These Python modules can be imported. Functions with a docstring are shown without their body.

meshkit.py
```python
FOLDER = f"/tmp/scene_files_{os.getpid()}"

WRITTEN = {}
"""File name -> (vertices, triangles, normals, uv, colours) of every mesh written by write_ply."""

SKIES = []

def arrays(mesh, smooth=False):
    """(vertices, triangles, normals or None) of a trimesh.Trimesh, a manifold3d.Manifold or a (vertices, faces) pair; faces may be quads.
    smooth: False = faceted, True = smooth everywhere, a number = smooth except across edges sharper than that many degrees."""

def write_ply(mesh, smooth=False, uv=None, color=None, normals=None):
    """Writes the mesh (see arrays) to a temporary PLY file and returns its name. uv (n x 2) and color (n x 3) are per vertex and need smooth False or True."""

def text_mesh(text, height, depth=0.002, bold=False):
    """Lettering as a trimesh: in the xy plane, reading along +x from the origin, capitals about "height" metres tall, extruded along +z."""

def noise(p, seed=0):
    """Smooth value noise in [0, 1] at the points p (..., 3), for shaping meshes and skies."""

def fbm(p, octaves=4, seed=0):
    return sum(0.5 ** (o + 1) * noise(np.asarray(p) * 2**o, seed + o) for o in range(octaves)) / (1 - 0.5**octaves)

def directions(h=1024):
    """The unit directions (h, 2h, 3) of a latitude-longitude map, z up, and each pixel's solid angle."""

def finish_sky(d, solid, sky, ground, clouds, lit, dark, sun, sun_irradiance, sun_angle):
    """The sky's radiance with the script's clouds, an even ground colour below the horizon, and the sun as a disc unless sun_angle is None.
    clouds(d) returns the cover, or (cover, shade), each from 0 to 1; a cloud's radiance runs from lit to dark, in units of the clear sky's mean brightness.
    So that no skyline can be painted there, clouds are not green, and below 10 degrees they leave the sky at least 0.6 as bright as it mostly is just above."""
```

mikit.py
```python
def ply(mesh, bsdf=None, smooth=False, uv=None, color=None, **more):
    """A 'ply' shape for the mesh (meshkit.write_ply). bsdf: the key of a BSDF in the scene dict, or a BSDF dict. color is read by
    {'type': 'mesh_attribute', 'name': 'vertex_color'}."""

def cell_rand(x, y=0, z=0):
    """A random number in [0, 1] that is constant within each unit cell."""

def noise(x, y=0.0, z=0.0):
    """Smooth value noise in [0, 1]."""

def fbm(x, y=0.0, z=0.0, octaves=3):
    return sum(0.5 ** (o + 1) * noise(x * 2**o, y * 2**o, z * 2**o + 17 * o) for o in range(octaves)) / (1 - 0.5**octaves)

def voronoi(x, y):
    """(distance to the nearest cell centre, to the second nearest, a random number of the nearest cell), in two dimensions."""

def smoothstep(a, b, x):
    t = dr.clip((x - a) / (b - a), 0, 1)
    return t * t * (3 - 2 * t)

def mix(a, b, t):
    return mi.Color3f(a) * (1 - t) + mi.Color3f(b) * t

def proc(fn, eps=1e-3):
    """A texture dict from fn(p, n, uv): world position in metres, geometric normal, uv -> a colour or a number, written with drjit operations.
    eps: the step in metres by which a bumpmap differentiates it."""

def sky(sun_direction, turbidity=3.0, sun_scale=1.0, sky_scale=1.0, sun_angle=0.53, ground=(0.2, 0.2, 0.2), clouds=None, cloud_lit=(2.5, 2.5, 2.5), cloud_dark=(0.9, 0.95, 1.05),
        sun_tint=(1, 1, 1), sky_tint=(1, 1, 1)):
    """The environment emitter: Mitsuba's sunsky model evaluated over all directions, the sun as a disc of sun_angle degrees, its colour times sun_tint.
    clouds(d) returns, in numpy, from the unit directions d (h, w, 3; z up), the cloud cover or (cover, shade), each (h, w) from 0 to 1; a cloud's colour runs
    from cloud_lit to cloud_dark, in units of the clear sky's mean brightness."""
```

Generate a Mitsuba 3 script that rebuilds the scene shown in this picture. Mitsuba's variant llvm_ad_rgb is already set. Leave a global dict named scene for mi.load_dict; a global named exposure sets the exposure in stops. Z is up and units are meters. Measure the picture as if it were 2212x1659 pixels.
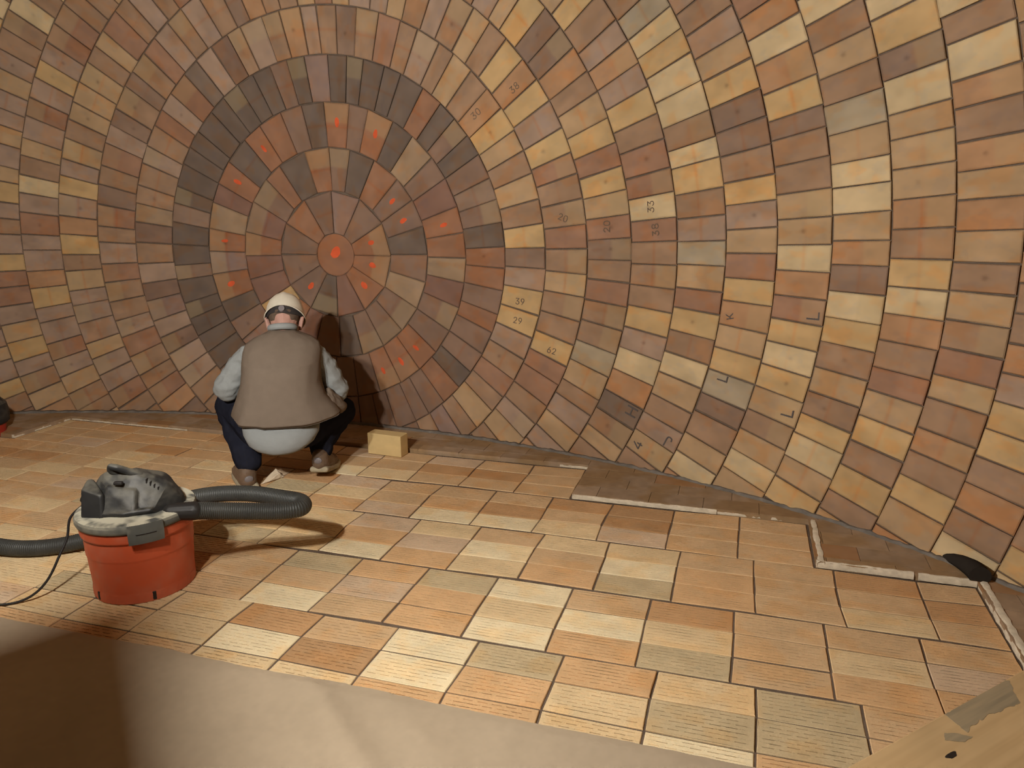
import math, random
import numpy as np, trimesh, manifold3d as m3, drjit as dr, mitsuba as mi
from shapely.geometry import Polygon, box as sbox, LineString
from shapely.ops import unary_union
import mikit, meshkit
from mikit import ply, proc, fbm, noise, smoothstep, mix

T = mi.ScalarTransform4f
U = 0.275                      # one checker tile is U metres long; the floor is z = 0, the camera stands over the origin
scene, labels = {}, {}

# ---------------------------------------------------------------- camera, lamp, exposure
PIT, YAW, ROL = -0.24003, -0.30040, -0.00838
FW = np.array([math.cos(PIT) * math.sin(YAW), math.cos(PIT) * math.cos(YAW), math.sin(PIT)])
RT = np.array([math.cos(YAW), -math.sin(YAW), 0.0]); UP = np.cross(RT, FW)
UP2 = -math.sin(ROL) * RT + math.cos(ROL) * UP
CAM = np.array([0, 0, 4.86768 * U])
scene['camera'] = {'type': 'perspective', 'fov': 2 * math.degrees(math.atan(1106 / 1625.13)), 'fov_axis': 'x', 'near_clip': 0.05, 'far_clip': 60.0,
                   'to_world': T().look_at(origin=CAM.tolist(), target=(CAM + FW).tolist(), up=UP2.tolist())}
exposure = -0.1
LAMP = np.array([-5.3, 3.0, 5.7]) * U                    # twin flood lamp on a tripod, just outside the frame on the left
LAMP_COLOUR = np.array([1.0, 0.96, 0.89])
LAMP_HEADS = [(0.12, 42.0, -6.0, 3900.0), (-0.12, -60.0, 8.0, 4500.0)]   # offset along the crossbar, azimuth to the right of +y, elevation, radiance
FILL = 6000.0  # radiance of the added fill lamp behind the camera

def add(key, shape):
    if key in scene:
        n = 1
        while f'{key}_{n:03d}' in scene: n += 1
        key = f'{key}_{n:03d}'
    scene[key] = shape
    return key
def lab(key, label=None, category=None, group=None, kind=None):
    d = {k: v for k, v in (('label', label), ('category', category), ('group', group), ('kind', kind)) if v}
    labels[key] = d

# ---------------------------------------------------------------- materials
def diffuse(tex): return {'type': 'twosided', 'b': {'type': 'diffuse', 'reflectance': tex}}
def plastic(tex, rough=0.5, spec=0.35): return {'type': 'twosided', 'b': {'type': 'principled', 'base_color': tex, 'roughness': rough, 'specular': spec}}
def rgb(*c): return {'type': 'rgb', 'value': list(c)}
def srgb(r, g, b): return [((x / 255 + 0.055) / 1.055) ** 2.4 if x > 10 else x / 255 / 12.92 for x in (r, g, b)]
# brick tones in order: letter -> sRGB-ish albedo
TONES = {'g': (122, 104, 90), 'd': (134, 110, 93), 'm': (156, 131, 112), 'n': (150, 121, 97), 'r': (150, 115, 93), 'o': (166, 128, 96), 't': (170, 141, 108),
         'y': (183, 152, 109), 'p': (191, 168, 131), 'G': (160, 144, 120),
         '1': (142, 105, 82), '2': (129, 104, 88), '3': (128, 98, 84), '4': (150, 125, 100), '7': (138, 114, 102), '8': (108, 93, 82),   # the dustier bricks of the inner rings
         'O': (164, 120, 92), 'N': (148, 117, 94), '5': (144, 104, 80), '6': (126, 102, 87)}     # the last four carry a dab of red paint
TK = list(TONES)
FT = {'W': (226, 208, 170), 'C': (214, 188, 146), 'T': (202, 170, 130), 'O': (206, 168, 124), 'B': (190, 150, 108), 'G': (190, 170, 134), 'D': (176, 140, 102), 'M': (202, 176, 146)}
FK = list(FT)
def pick(i, table):
    c = mi.Color3f(*srgb(*table[0]))
    for k in range(1, len(table)):
        c = dr.select(i > k - 0.5, mi.Color3f(*srgb(*table[k])), c)
    return c
def lerp(a, b, t): return a * (1 - t) + b * t
def brick_fn(p, n, uv):
    i, t = dr.floor(uv.x), dr.floor(uv.y)
    u, v = uv.x - i, uv.y - t
    c = pick(t, [TONES[k] for k in TK])
    s = i * 7.31
    big = fbm(u * 2.2 + s, v * 1.6 + s * 1.7, 3.0)
    med = fbm(u * 6 + s, v * 4 + s, 9.0)
    c = c * (0.80 + 0.42 * big)
    c = lerp(c, c * mi.Color3f(1.06, 0.89, 0.72), smoothstep(0.5, 0.74, fbm(u * 3 + s * 2.3, v * 2.2 - s, 21.0)) * 0.8)
    c = lerp(c, c * mi.Color3f(0.92, 0.96, 1.06), smoothstep(0.55, 0.75, med) * 0.7)
    streak = dr.exp(-dr.square((u - 0.5 - 0.05 * (mikit.cell_rand(i, 5) - 0.5)) / 0.035)) * smoothstep(0.45, 0.9, mikit.cell_rand(i, 3))
    c = lerp(c, c * mi.Color3f(1.02, 0.74, 0.55), streak * 0.55)
    pale = smoothstep(0.52, 0.6, u) * smoothstep(0.72, 0.76, mikit.cell_rand(i, 7))
    c = lerp(c, c * 0.5 + mi.Color3f(0.21, 0.16, 0.085), pale * 0.5)
    e = dr.minimum(dr.minimum(u, 1 - u) * 1.9, dr.minimum(v, 1 - v))
    c = c * (0.82 + 0.18 * smoothstep(0.0, 0.09, e + 0.08 * (med - 0.5)))
    spot = dr.exp(-(dr.square((u - 0.5 - 0.2 * (mikit.cell_rand(i, 12) - 0.5)) / 0.045) + dr.square((v - 0.5) / 0.09)) * (0.5 + 1.2 * fbm(u * 24 + s, v * 14, 5.0))) * smoothstep(0.74, 0.95, mikit.cell_rand(i, 11))
    c = lerp(c, c * mi.Color3f(0.55, 0.52, 0.52), spot * 0.7)          # smudged ink stamps
    mark = ((t > 15.5)) & (dr.square((u - 0.56) / 0.11) + dr.square((v - 0.40 - 0.3 * (u - 0.5)) / 0.085) < 0.1 + 1.5 * med)
    return dr.select(mark, mi.Color3f(0.58, 0.10, 0.04) * (0.75 + 0.5 * med), c)
def tile_fn(p, n, uv):
    i, t = dr.floor(uv.x), dr.floor(uv.y)
    u, v = uv.x - i, uv.y - t
    c = pick(t, [FT[k] for k in FK])
    s = i * 5.77
    c = c * (0.88 + 0.26 * fbm(u * 3.2 + s, v * 1.8 + s, 2.0))
    c = lerp(c, c * mi.Color3f(1.03, 0.90, 0.74), smoothstep(0.5, 0.72, fbm(u * 2.6 + s, v * 1.7 - s, 11.0)) * 0.6)
    c = lerp(c, c * mi.Color3f(0.93, 0.97, 1.0), smoothstep(0.5, 0.8, fbm(u * 8 + s, v * 4 - s, 31.0)) * 0.5)
    e = dr.minimum(dr.minimum(u, 1 - u) * 2, dr.minimum(v, 1 - v))
    c = c * (0.93 + 0.14 * noise(p.x * 260, p.y * 260, p.z * 260))
    return c
def mortar_fn(p, n, uv): return mi.Color3f(0.135, 0.10, 0.075) * (0.7 + 0.6 * fbm(p.x * 40, p.y * 40, p.z * 40))
def ledge_fn(p, n, uv):
    i, t = dr.floor(uv.x), dr.floor(uv.y)
    a = fbm(p.x * 9, p.y * 9, 1.0); b = fbm(p.x * 30, p.y * 30, 4.0)
    c = lerp(mi.Color3f(0.30, 0.195, 0.105), mi.Color3f(0.33, 0.235, 0.155), smoothstep(0.35, 0.65, a)) * (0.85 + 0.3 * b) * (0.9 + 0.2 * mikit.cell_rand(i, 3))
    c = lerp(c, mi.Color3f(0.34, 0.16, 0.06), smoothstep(0.86, 0.97, mikit.cell_rand(i, 9)) * 0.6)
    return c
def far_brick_fn(p, n, uv):                         # masonry of the unseen barrel behind the camera, too far to tell apart
    a = dr.atan2(p.z - 1.08, p.x + 2.38) * 34.0; y = p.y / 0.235
    row = dr.floor(y); x = a + 0.5 * mikit.cell_rand(row, 4)
    f = dr.minimum(dr.minimum(y - row, 1 - (y - row)), dr.minimum(x - dr.floor(x), 1 - (x - dr.floor(x))))
    c = lerp(mi.Color3f(0.30, 0.185, 0.10), mi.Color3f(0.44, 0.31, 0.17), mikit.cell_rand(row, dr.floor(x), 2))
    return c * (0.45 + 0.55 * smoothstep(0.01, 0.04, f))
def tarp_fn(p, n, uv):
    a = fbm(p.x * 3.1, p.y * 3.1, 1.0); b = fbm(p.x * 45, p.y * 45, 4.0)
    return mi.Color3f(0.42, 0.335, 0.235) * (0.86 + 0.2 * a + 0.1 * b)
def felt_fn(p, n, uv): return mi.Color3f(0.62, 0.54, 0.41) * (0.7 + 0.5 * fbm(p.x * 60, p.y * 60, p.z * 60))
def bead_fn(p, n, uv): return mi.Color3f(0.17, 0.15, 0.13) * (0.6 + 0.8 * fbm(p.x * 30, p.y * 30, p.z * 30))
def wood_fn(p, n, uv):
    g = fbm(uv.x * 2.0, uv.y * 60, 1.0); c = lerp(mi.Color3f(0.48, 0.32, 0.155), mi.Color3f(0.60, 0.42, 0.22), g)
    c = c * (0.85 + 0.3 * fbm(uv.x * 5, uv.y * 9, 3.0))
    return c
def smear_fn(p, n, uv): return lerp(mi.Color3f(0.24, 0.20, 0.135), mi.Color3f(0.40, 0.31, 0.19), fbm(uv.x * 6, uv.y * 90, 2.0))
def block_fn(p, n, uv): return mi.Color3f(0.60, 0.44, 0.21) * (0.85 + 0.3 * fbm(p.x * 18, p.y * 18, p.z * 18))
def bucket_fn(p, n, uv):
    d = fbm(p.x * 7, p.y * 7, p.z * 7); s = fbm(p.x * 34, p.y * 34, p.z * 20)
    c = mi.Color3f(0.50, 0.085, 0.032) * (0.85 + 0.3 * d)
    return lerp(c, mi.Color3f(0.42, 0.22, 0.15), 0.30 * smoothstep(0.42, 0.75, d * 0.6 + s * 0.4) + 0.16 * smoothstep(0.06, 0.0, p.z))
def dusty(dark, dust, amount):
    def fn(p, n, uv):
        s = fbm(p.x * 26, p.y * 26, p.z * 26)
        k = smoothstep(0.15, 0.95, n.z) * amount * smoothstep(0.25, 0.6, s) + 0.30 * amount * smoothstep(0.5, 0.75, fbm(p.x * 14 + 7, p.y * 14, p.z * 14))
        return lerp(mi.Color3f(*dark) * (0.8 + 0.4 * s), mi.Color3f(*dust), dr.clip(k, 0, 1))
    return fn
def cloth(c, amp=0.16, f=30):
    def fn(p, n, uv): return mi.Color3f(*c) * (1 - amp / 2 + amp * fbm(p.x * f, p.y * f, p.z * f)) * (0.96 + 0.08 * noise(p.x * 500, p.y * 500, p.z * 500))
    return fn
def skin_fn(p, n, uv): return mi.Color3f(0.36, 0.20, 0.155) * (0.88 + 0.24 * fbm(p.x * 40, p.y * 40, p.z * 40))
def hat_fn(p, n, uv): return mi.Color3f(0.56, 0.51, 0.41) * (0.92 + 0.12 * fbm(p.x * 25, p.y * 25, p.z * 25))

scene['brick_clay'] = diffuse(proc(brick_fn))
scene['checker_clay'] = diffuse(proc(tile_fn))
scene['mortar'] = diffuse(proc(mortar_fn))
scene['ledge_clay'] = diffuse(proc(ledge_fn))
scene['far_masonry'] = diffuse(proc(far_brick_fn))
scene['sheet_cloth'] = diffuse(proc(tarp_fn))
scene['fibre_felt'] = diffuse(proc(felt_fn))
scene['grey_mortar'] = diffuse(proc(bead_fn))
scene['board_wood'] = plastic(proc(wood_fn), 0.6, 0.2)
scene['smear'] = diffuse(proc(smear_fn))
scene['block_clay'] = diffuse(proc(block_fn))
scene['orange_plastic'] = plastic(proc(bucket_fn), 0.45, 0.35)
scene['dark_plastic'] = plastic(proc(dusty((0.018, 0.018, 0.018), (0.17, 0.158, 0.125), 0.5)), 0.5, 0.3)
scene['lid_plastic'] = plastic(proc(dusty((0.085, 0.088, 0.080), (0.46, 0.43, 0.33), 1.0)), 0.5, 0.3)
scene['hose_plastic'] = plastic(proc(dusty((0.036, 0.037, 0.034), (0.09, 0.085, 0.07), 0.4)), 0.5, 0.35)
scene['black_rubber'] = plastic(rgb(0.018, 0.016, 0.015), 0.5, 0.3)
scene['dark_rubber'] = diffuse(rgb(0.030, 0.025, 0.021))
scene['red_plastic'] = plastic(rgb(0.36, 0.035, 0.02), 0.45, 0.3)
scene['pencil'] = diffuse(rgb(0.10, 0.085, 0.08))
scene['stamp_ink'] = diffuse(rgb(0.15, 0.105, 0.075))
scene['paper'] = diffuse(rgb(0.62, 0.50, 0.36))
scene['skin'] = plastic(proc(skin_fn), 0.55, 0.3)
scene['hair'] = diffuse(rgb(0.10, 0.07, 0.05))
scene['vest_cloth'] = diffuse(proc(cloth((0.165, 0.128, 0.098))))
scene['shirt_cloth'] = diffuse(proc(cloth((0.24, 0.25, 0.245), 0.10)))
scene['jeans_cloth'] = diffuse(proc(cloth((0.016, 0.017, 0.026), 0.3)))
scene['hat_shell'] = plastic(proc(hat_fn), 0.32, 0.45)
scene['hat_band'] = plastic(rgb(0.03, 0.026, 0.025), 0.6, 0.3)
scene['grey_plastic'] = plastic(rgb(0.16, 0.14, 0.14), 0.5, 0.3)
scene['shoe_leather'] = plastic(proc(cloth((0.13, 0.085, 0.055), 0.5, 40)), 0.6, 0.25)
scene['shoe_sole'] = diffuse(proc(cloth((0.34, 0.29, 0.20), 0.4, 40)))
scene['eye_white'] = plastic(rgb(0.7, 0.68, 0.64), 0.3, 0.4)
scene['lamp_housing'] = plastic(rgb(0.5, 0.36, 0.03), 0.5, 0.3)
scene['black_metal'] = plastic(rgb(0.03, 0.03, 0.03), 0.5, 0.4)

# ---------------------------------------------------------------- the setting: domed end wall of ring-laid bricks
AXC = np.array([-8.6406, 4.4351, 3.9305]) * U            # centre of the dome (an ellipsoid of revolution about a level axis)
AM = np.array([[0.99993, -0.01208, 0.0], [0.01208, 0.99975, -0.01881], [0.00023, 0.01881, 0.99982]])   # right, axis, up
RR, RA = 15.36033 * U, 10.21742 * U
LEDGE = 0.022
def prof(k):
    a = 0.029932 + 0.057218 * (k + 0.0042128 * k * k)
    return RR * np.sin(a), RA * np.cos(a)
def dome(k, th, h=0.0):
    """The point at ring coordinate k and angle th (radians) of the wall, h metres proud of it towards the room, and that direction."""
    k, th = np.broadcast_arrays(np.asarray(k, float), np.asarray(th, float))
    r, s = prof(k)
    l = np.stack([r * np.cos(th), s, r * np.sin(th)], -1)
    n = -l / np.array([RR ** 2, RA ** 2, RR ** 2]); n /= np.linalg.norm(n, axis=-1, keepdims=True)
    return AXC + (l + n * np.asarray(h)[..., None]) @ AM, n @ AM
COUNT = [1, 12, 24, 36, 56, 68, 80, 96, 108, 122, 134, 150, 162, 170, 184, 196, 208, 220, 228]
# joint angles seen on the right of the wall, degrees; the other bricks of a ring share the rest evenly
ANG = {2: [30.9, 16.08, 1.07, -13.74, -29.08, -44.65], 3: [38.94, 29.9, 18.95, 9.3, -0.21, -9.43, -19.23, -29.13, -39.39, -49.59], 4: [22.69, 16.67, 10.27, 3.29, -2.71, -9.11, -16.23, -21.84, -28.94],
 5: [13.53, 8.09, 2.8, -2.1, -7.26, -12.87, -18.36, -23.83], 6: [11.44, 6.8, 2.33, -2.41, -6.77, -11.42, -16.17, -20.66, -24.64], 7: [11.17, 7.48, 3.83, 0.37, -3.15, -7.01, -10.84, -14.87, -18.84],
 8: [9.51, 6.27, 3.1, -0.11, -3.29, -6.53, -10.01, -13.36, -16.99], 9: [8.96, 5.85, 2.98, 0.08, -2.94, -5.59, -8.67, -11.69, -14.67], 10: [6.81, 4.13, 1.54, -1.2, -3.79, -6.58, -9.3, -12.03],
 11: [7.21, 4.82, 2.35, -0.04, -2.52, -4.83, -7.19, -9.64], 12: [4.91, 2.65, 0.65, -1.62, -3.9, -6.12, -8.45], 13: [5.64, 3.46, 1.29, -0.84, -2.92, -4.99, -7.16], 14: [3.17, 1.14, -0.77, -2.73, -4.69, -6.61]}
# brick colours as read off the wall: (upwards from the first listed joint, downwards from it)
TONE = {5: ('tntyontnmnrndnmonm', 'nydmyymnrntn'), 6: ('nrymyoyntnmnt', 'nrntnnyrrnmt'), 7: ('yrytnoddytmnnm', 'trdnrnnGtnm'), 8: ('rrnymomnytnm', 'prnnnympogn'),
        9: ('ypnppypGntn', 'nmGtrynptnm'), 10: ('ynddytmnmnt', 'mtryotyGdntpo'), 11: ('nndyoporny', 'ttporypytntp'), 12: ('pptGntnpn', 'todpyntnyp'), 13: ('tttpdyptn', 'onyponrtyn'), 14: ('otonopnpt', 'tntnrtnony')}
INNER = {1: 'OnmnonnNgrOO', 2: 'gNNognogonrorryorngnnntn', 3: 'oOrntgOnOgnoOgOrtOmOgnmgnnndnOOOnnrt',
         4: 'ogndngngogggggmgngggggggggdggdgggggnrnnnnnnmnnnnnognnon'}
rng = np.random.default_rng(11)
def ring_bricks(k):
    """(angle from, angle to, tone) of the bricks of ring k, in degrees, anticlockwise."""
    N = COUNT[k]; out = []
    if k in ANG:
        a = ANG[k]; m = len(a) - 1
        js = [a[0] + i * (360 - (a[0] - a[-1])) / (N - m) for i in range(N - m + 1)]
        js = [x + (0.13 * 360 / N * rng.uniform(-1, 1) if 0 < i < len(js) - 1 else 0) for i, x in enumerate(js)]
        up = list(zip(js[:-1], js[1:]))
        dn = [(a[i + 1], a[i]) for i in range(m)]
    else:
        js = np.arange(N + 1) * 360 / N + (0 if k == 1 else rng.uniform(0, 3)); up, dn = list(zip(js[:-1], js[1:])), []
    tones_up, tones_dn = TONE.get(k, ('', ''))
    if k in INNER:
        allb = sorted([(x, y) for x, y in up + dn], key=lambda b: ((b[0] + b[1]) / 2) % 360)
        return [(x, y, INNER[k][i % len(INNER[k])].translate(str.maketrans('onrtmgON', '12347856'))) for i, (x, y) in enumerate(allb)]
    for i, (x, y) in enumerate(up):
        mid = ((x + y) / 2 + 180) % 360 - 180
        if i < len(tones_up): t = tones_up[i]
        elif len(up) - 1 - i < len(tones_dn) - len(dn): t = tones_dn[len(dn) + len(up) - 1 - i]
        else:
            left = abs(mid) > 80
            if k == 5: pool = 'nm4m2g1nm2n7' if not (mid < -40 and mid > -140) else '273n2'
            elif left: pool = 'nnmmtrmnmtntnmtpmory' if k > 6 else 'nnmmrrnomntdn'
            elif mid > 0: pool = 'ntnmtypnmtoyntd'
            else: pool = 'ntnyptonmrt'
            t = pool[int(rng.integers(len(pool)))]
        out.append((x, y, t))
    out += [(x, y, tones_dn[i] if i < len(tones_dn) else 'n') for i, (x, y) in enumerate(dn)]
    return out

def dome_grid(ks, ths, h):
    K, TH = np.meshgrid(ks, ths, indexing='ij')
    return dome(K, TH, h)[0]
# backing mortar, a little behind the brick faces
ks, ths = np.linspace(-0.45, 18.0, 60), np.linspace(0, 2 * np.pi, 193)
G = dome_grid(ks, ths, np.full((60, 193), -0.006)); idx = np.arange(60 * 193).reshape(60, 193)
quads = np.stack([idx[:-1, :-1], idx[1:, :-1], idx[1:, 1:], idx[:-1, 1:]], -1).reshape(-1, 4)
V = G.reshape(-1, 3); quads = quads[(V[quads][:, :, 2] > -0.35).any(1)]
scene['wall_back'] = ply((V, quads), 'mortar', smooth=True)
lab('wall_back', 'domed end wall of the chamber laid in concentric rings of fireclay bricks', None, None, 'structure')

def brick_mesh(k, a0, a1, bid, tone, r):
    """One wall brick: flat worn face, chamfered rim, sides running back into the mortar; uv = brick number + place on the face, tone + place on the face."""
    rad, _ = prof(k - 0.5); a0, a1 = math.radians(a0), math.radians(a1)
    gw = (0.0026 if k > 4 else 0.0016) * r.uniform(0.7, 1.5); ch = 0.0035
    L = 0.243; Wd = rad * (a1 - a0)
    us = np.array([gw / L, (gw + ch) / L, 1 - (gw + ch) / L, 1 - gw / L]); vs = np.array([gw / Wd, (gw + ch) / Wd, 1 - (gw + ch) / Wd, 1 - gw / Wd])
    uu, vv = np.meshgrid(us, vs, indexing='ij')
    h = np.full((4, 4), 0.0); h[1:3, 1:3] = 0.003
    base = r.uniform(0.0, 0.004) if k > 3 else r.uniform(0, 0.0015); tx, ty = r.normal(0, 0.0016, 2) * (1 if k > 3 else .4)
    h = h + base + tx * (uu - .5) + ty * (vv - .5)
    j = r.normal(0, 0.0009, (4, 4, 2)); j[1:3, 1:3] *= 0.5
    up, vp = uu + j[..., 0] / L, vv + j[..., 1] / Wd
    P = dome(k - 1 + up, a0 + (a1 - a0) * vp, h)[0].reshape(-1, 3)
    ring = [0, 4, 8, 12, 13, 14, 15, 11, 7, 3, 2, 1]
    S = dome(k - 1 + up.reshape(-1)[ring], a0 + (a1 - a0) * vp.reshape(-1)[ring], np.full(12, -0.03))[0]
    Vt = np.vstack([P, S]); q = [[i * 4 + jj, (i + 1) * 4 + jj, (i + 1) * 4 + jj + 1, i * 4 + jj + 1] for i in range(3) for jj in range(3)]
    q += [[ring[i], ring[(i + 1) % 12], 16 + (i + 1) % 12, 16 + i] for i in range(12)]
    uvu, uvv = np.r_[uu.reshape(-1), uu.reshape(-1)[ring]], np.r_[vv.reshape(-1), vv.reshape(-1)[ring]]
    uv = np.stack([bid + np.clip(uvu, .01, .99), tone + np.clip(uvv, .01, .99)], 1)
    q = np.array(q); f = np.vstack([q[:, [0, 1, 2]], q[:, [0, 2, 3]]])
    return Vt, f, uv
def project(P):
    d = P - CAM; z = d @ FW; x = d @ (np.cross(FW, UP2)); y = d @ UP2
    return np.stack([1106 + 1625.13 * x / z, 829.5 - 1625.13 * y / z], -1), z
bricks, bid = [], 10
for k in range(1, 18):
    for a0, a1, t in ring_bricks(k):
        mid = dome(k - 0.5, math.radians((a0 + a1) / 2))[0]
        corners = dome(np.array([k - 1, k, k, k - 1.]), np.radians([a0, a0, a1, a1]))[0]
        if corners[:, 2].max() < LEDGE: continue
        bid += 1
        p, z = project(corners)
        vis = z.min() > 0.3 and (p[:, 0] > -5).any() and (p[:, 0] < 2217).any() and (p[:, 1] > -5).any() and mid[2] > 0
        area = 0.5 * abs(np.dot(p[:, 0], np.roll(p[:, 1], 1)) - np.dot(p[:, 1], np.roll(p[:, 0], 1))) if vis else 0
        bricks.append((area, k, a0, a1, bid, TK.index(t)))
bricks.sort(key=lambda b: -b[0])
rest, wall_brick_of = [], []
# the round crown brick and the 299 bricks that show largest are parts of their own, the others one part
kk = np.array([0.0] * 1); th = np.linspace(0, 2 * np.pi, 33)[:-1]
cv = [dome(-0.45, 0.0, 0.003)[0]]; ring0 = [dome(np.full(32, x), th, np.full(32, y))[0] for x, y in ((-0.25, 0.003), (-0.035, 0.003), (-0.012, 0.0), (-0.012, -0.03))]
Vt = np.vstack([cv] + ring0); f = [[0, 1 + i, 1 + (i + 1) % 32] for i in range(32)]
for s in range(3): f += sum([[[1 + 32 * s + i, 33 + 32 * s + i, 33 + 32 * s + (i + 1) % 32], [1 + 32 * s + i, 33 + 32 * s + (i + 1) % 32, 1 + 32 * s + (i + 1) % 32]] for i in range(32)], [])
lc = (Vt - dome(-0.45, 0.0)[0]) @ AM.T / 0.30
uv = np.stack([3 + np.clip(0.5 + lc[:, 2], .02, .98), TK.index('5') + np.clip(0.46 + lc[:, 0] * 0.9, .02, .98)], 1)
scene['wall_back__brick'] = ply((Vt, np.array(f)), 'brick_clay', uv=uv)
for n, (area, k, a0, a1, b, t) in enumerate(bricks):
    v, f, uv = brick_mesh(k, a0, a1, b, t, np.random.default_rng(b))
    if n < 299:
        key = add('wall_back__brick', ply((v, f), 'brick_clay', uv=uv)); wall_brick_of.append((key, k, a0, a1))
    else: rest.append((v, f, uv))
off = np.cumsum([0] + [len(r[0]) for r in rest])
scene['wall_back__brickwork'] = ply((np.vstack([r[0] for r in rest]), np.vstack([r[1] + o for r, o in zip(rest, off)])), 'brick_clay', uv=np.vstack([r[2] for r in rest]))
lab('wall_back__brickwork', 'smaller-looking bricks of the domed wall', None, None, 'stuff')

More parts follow.
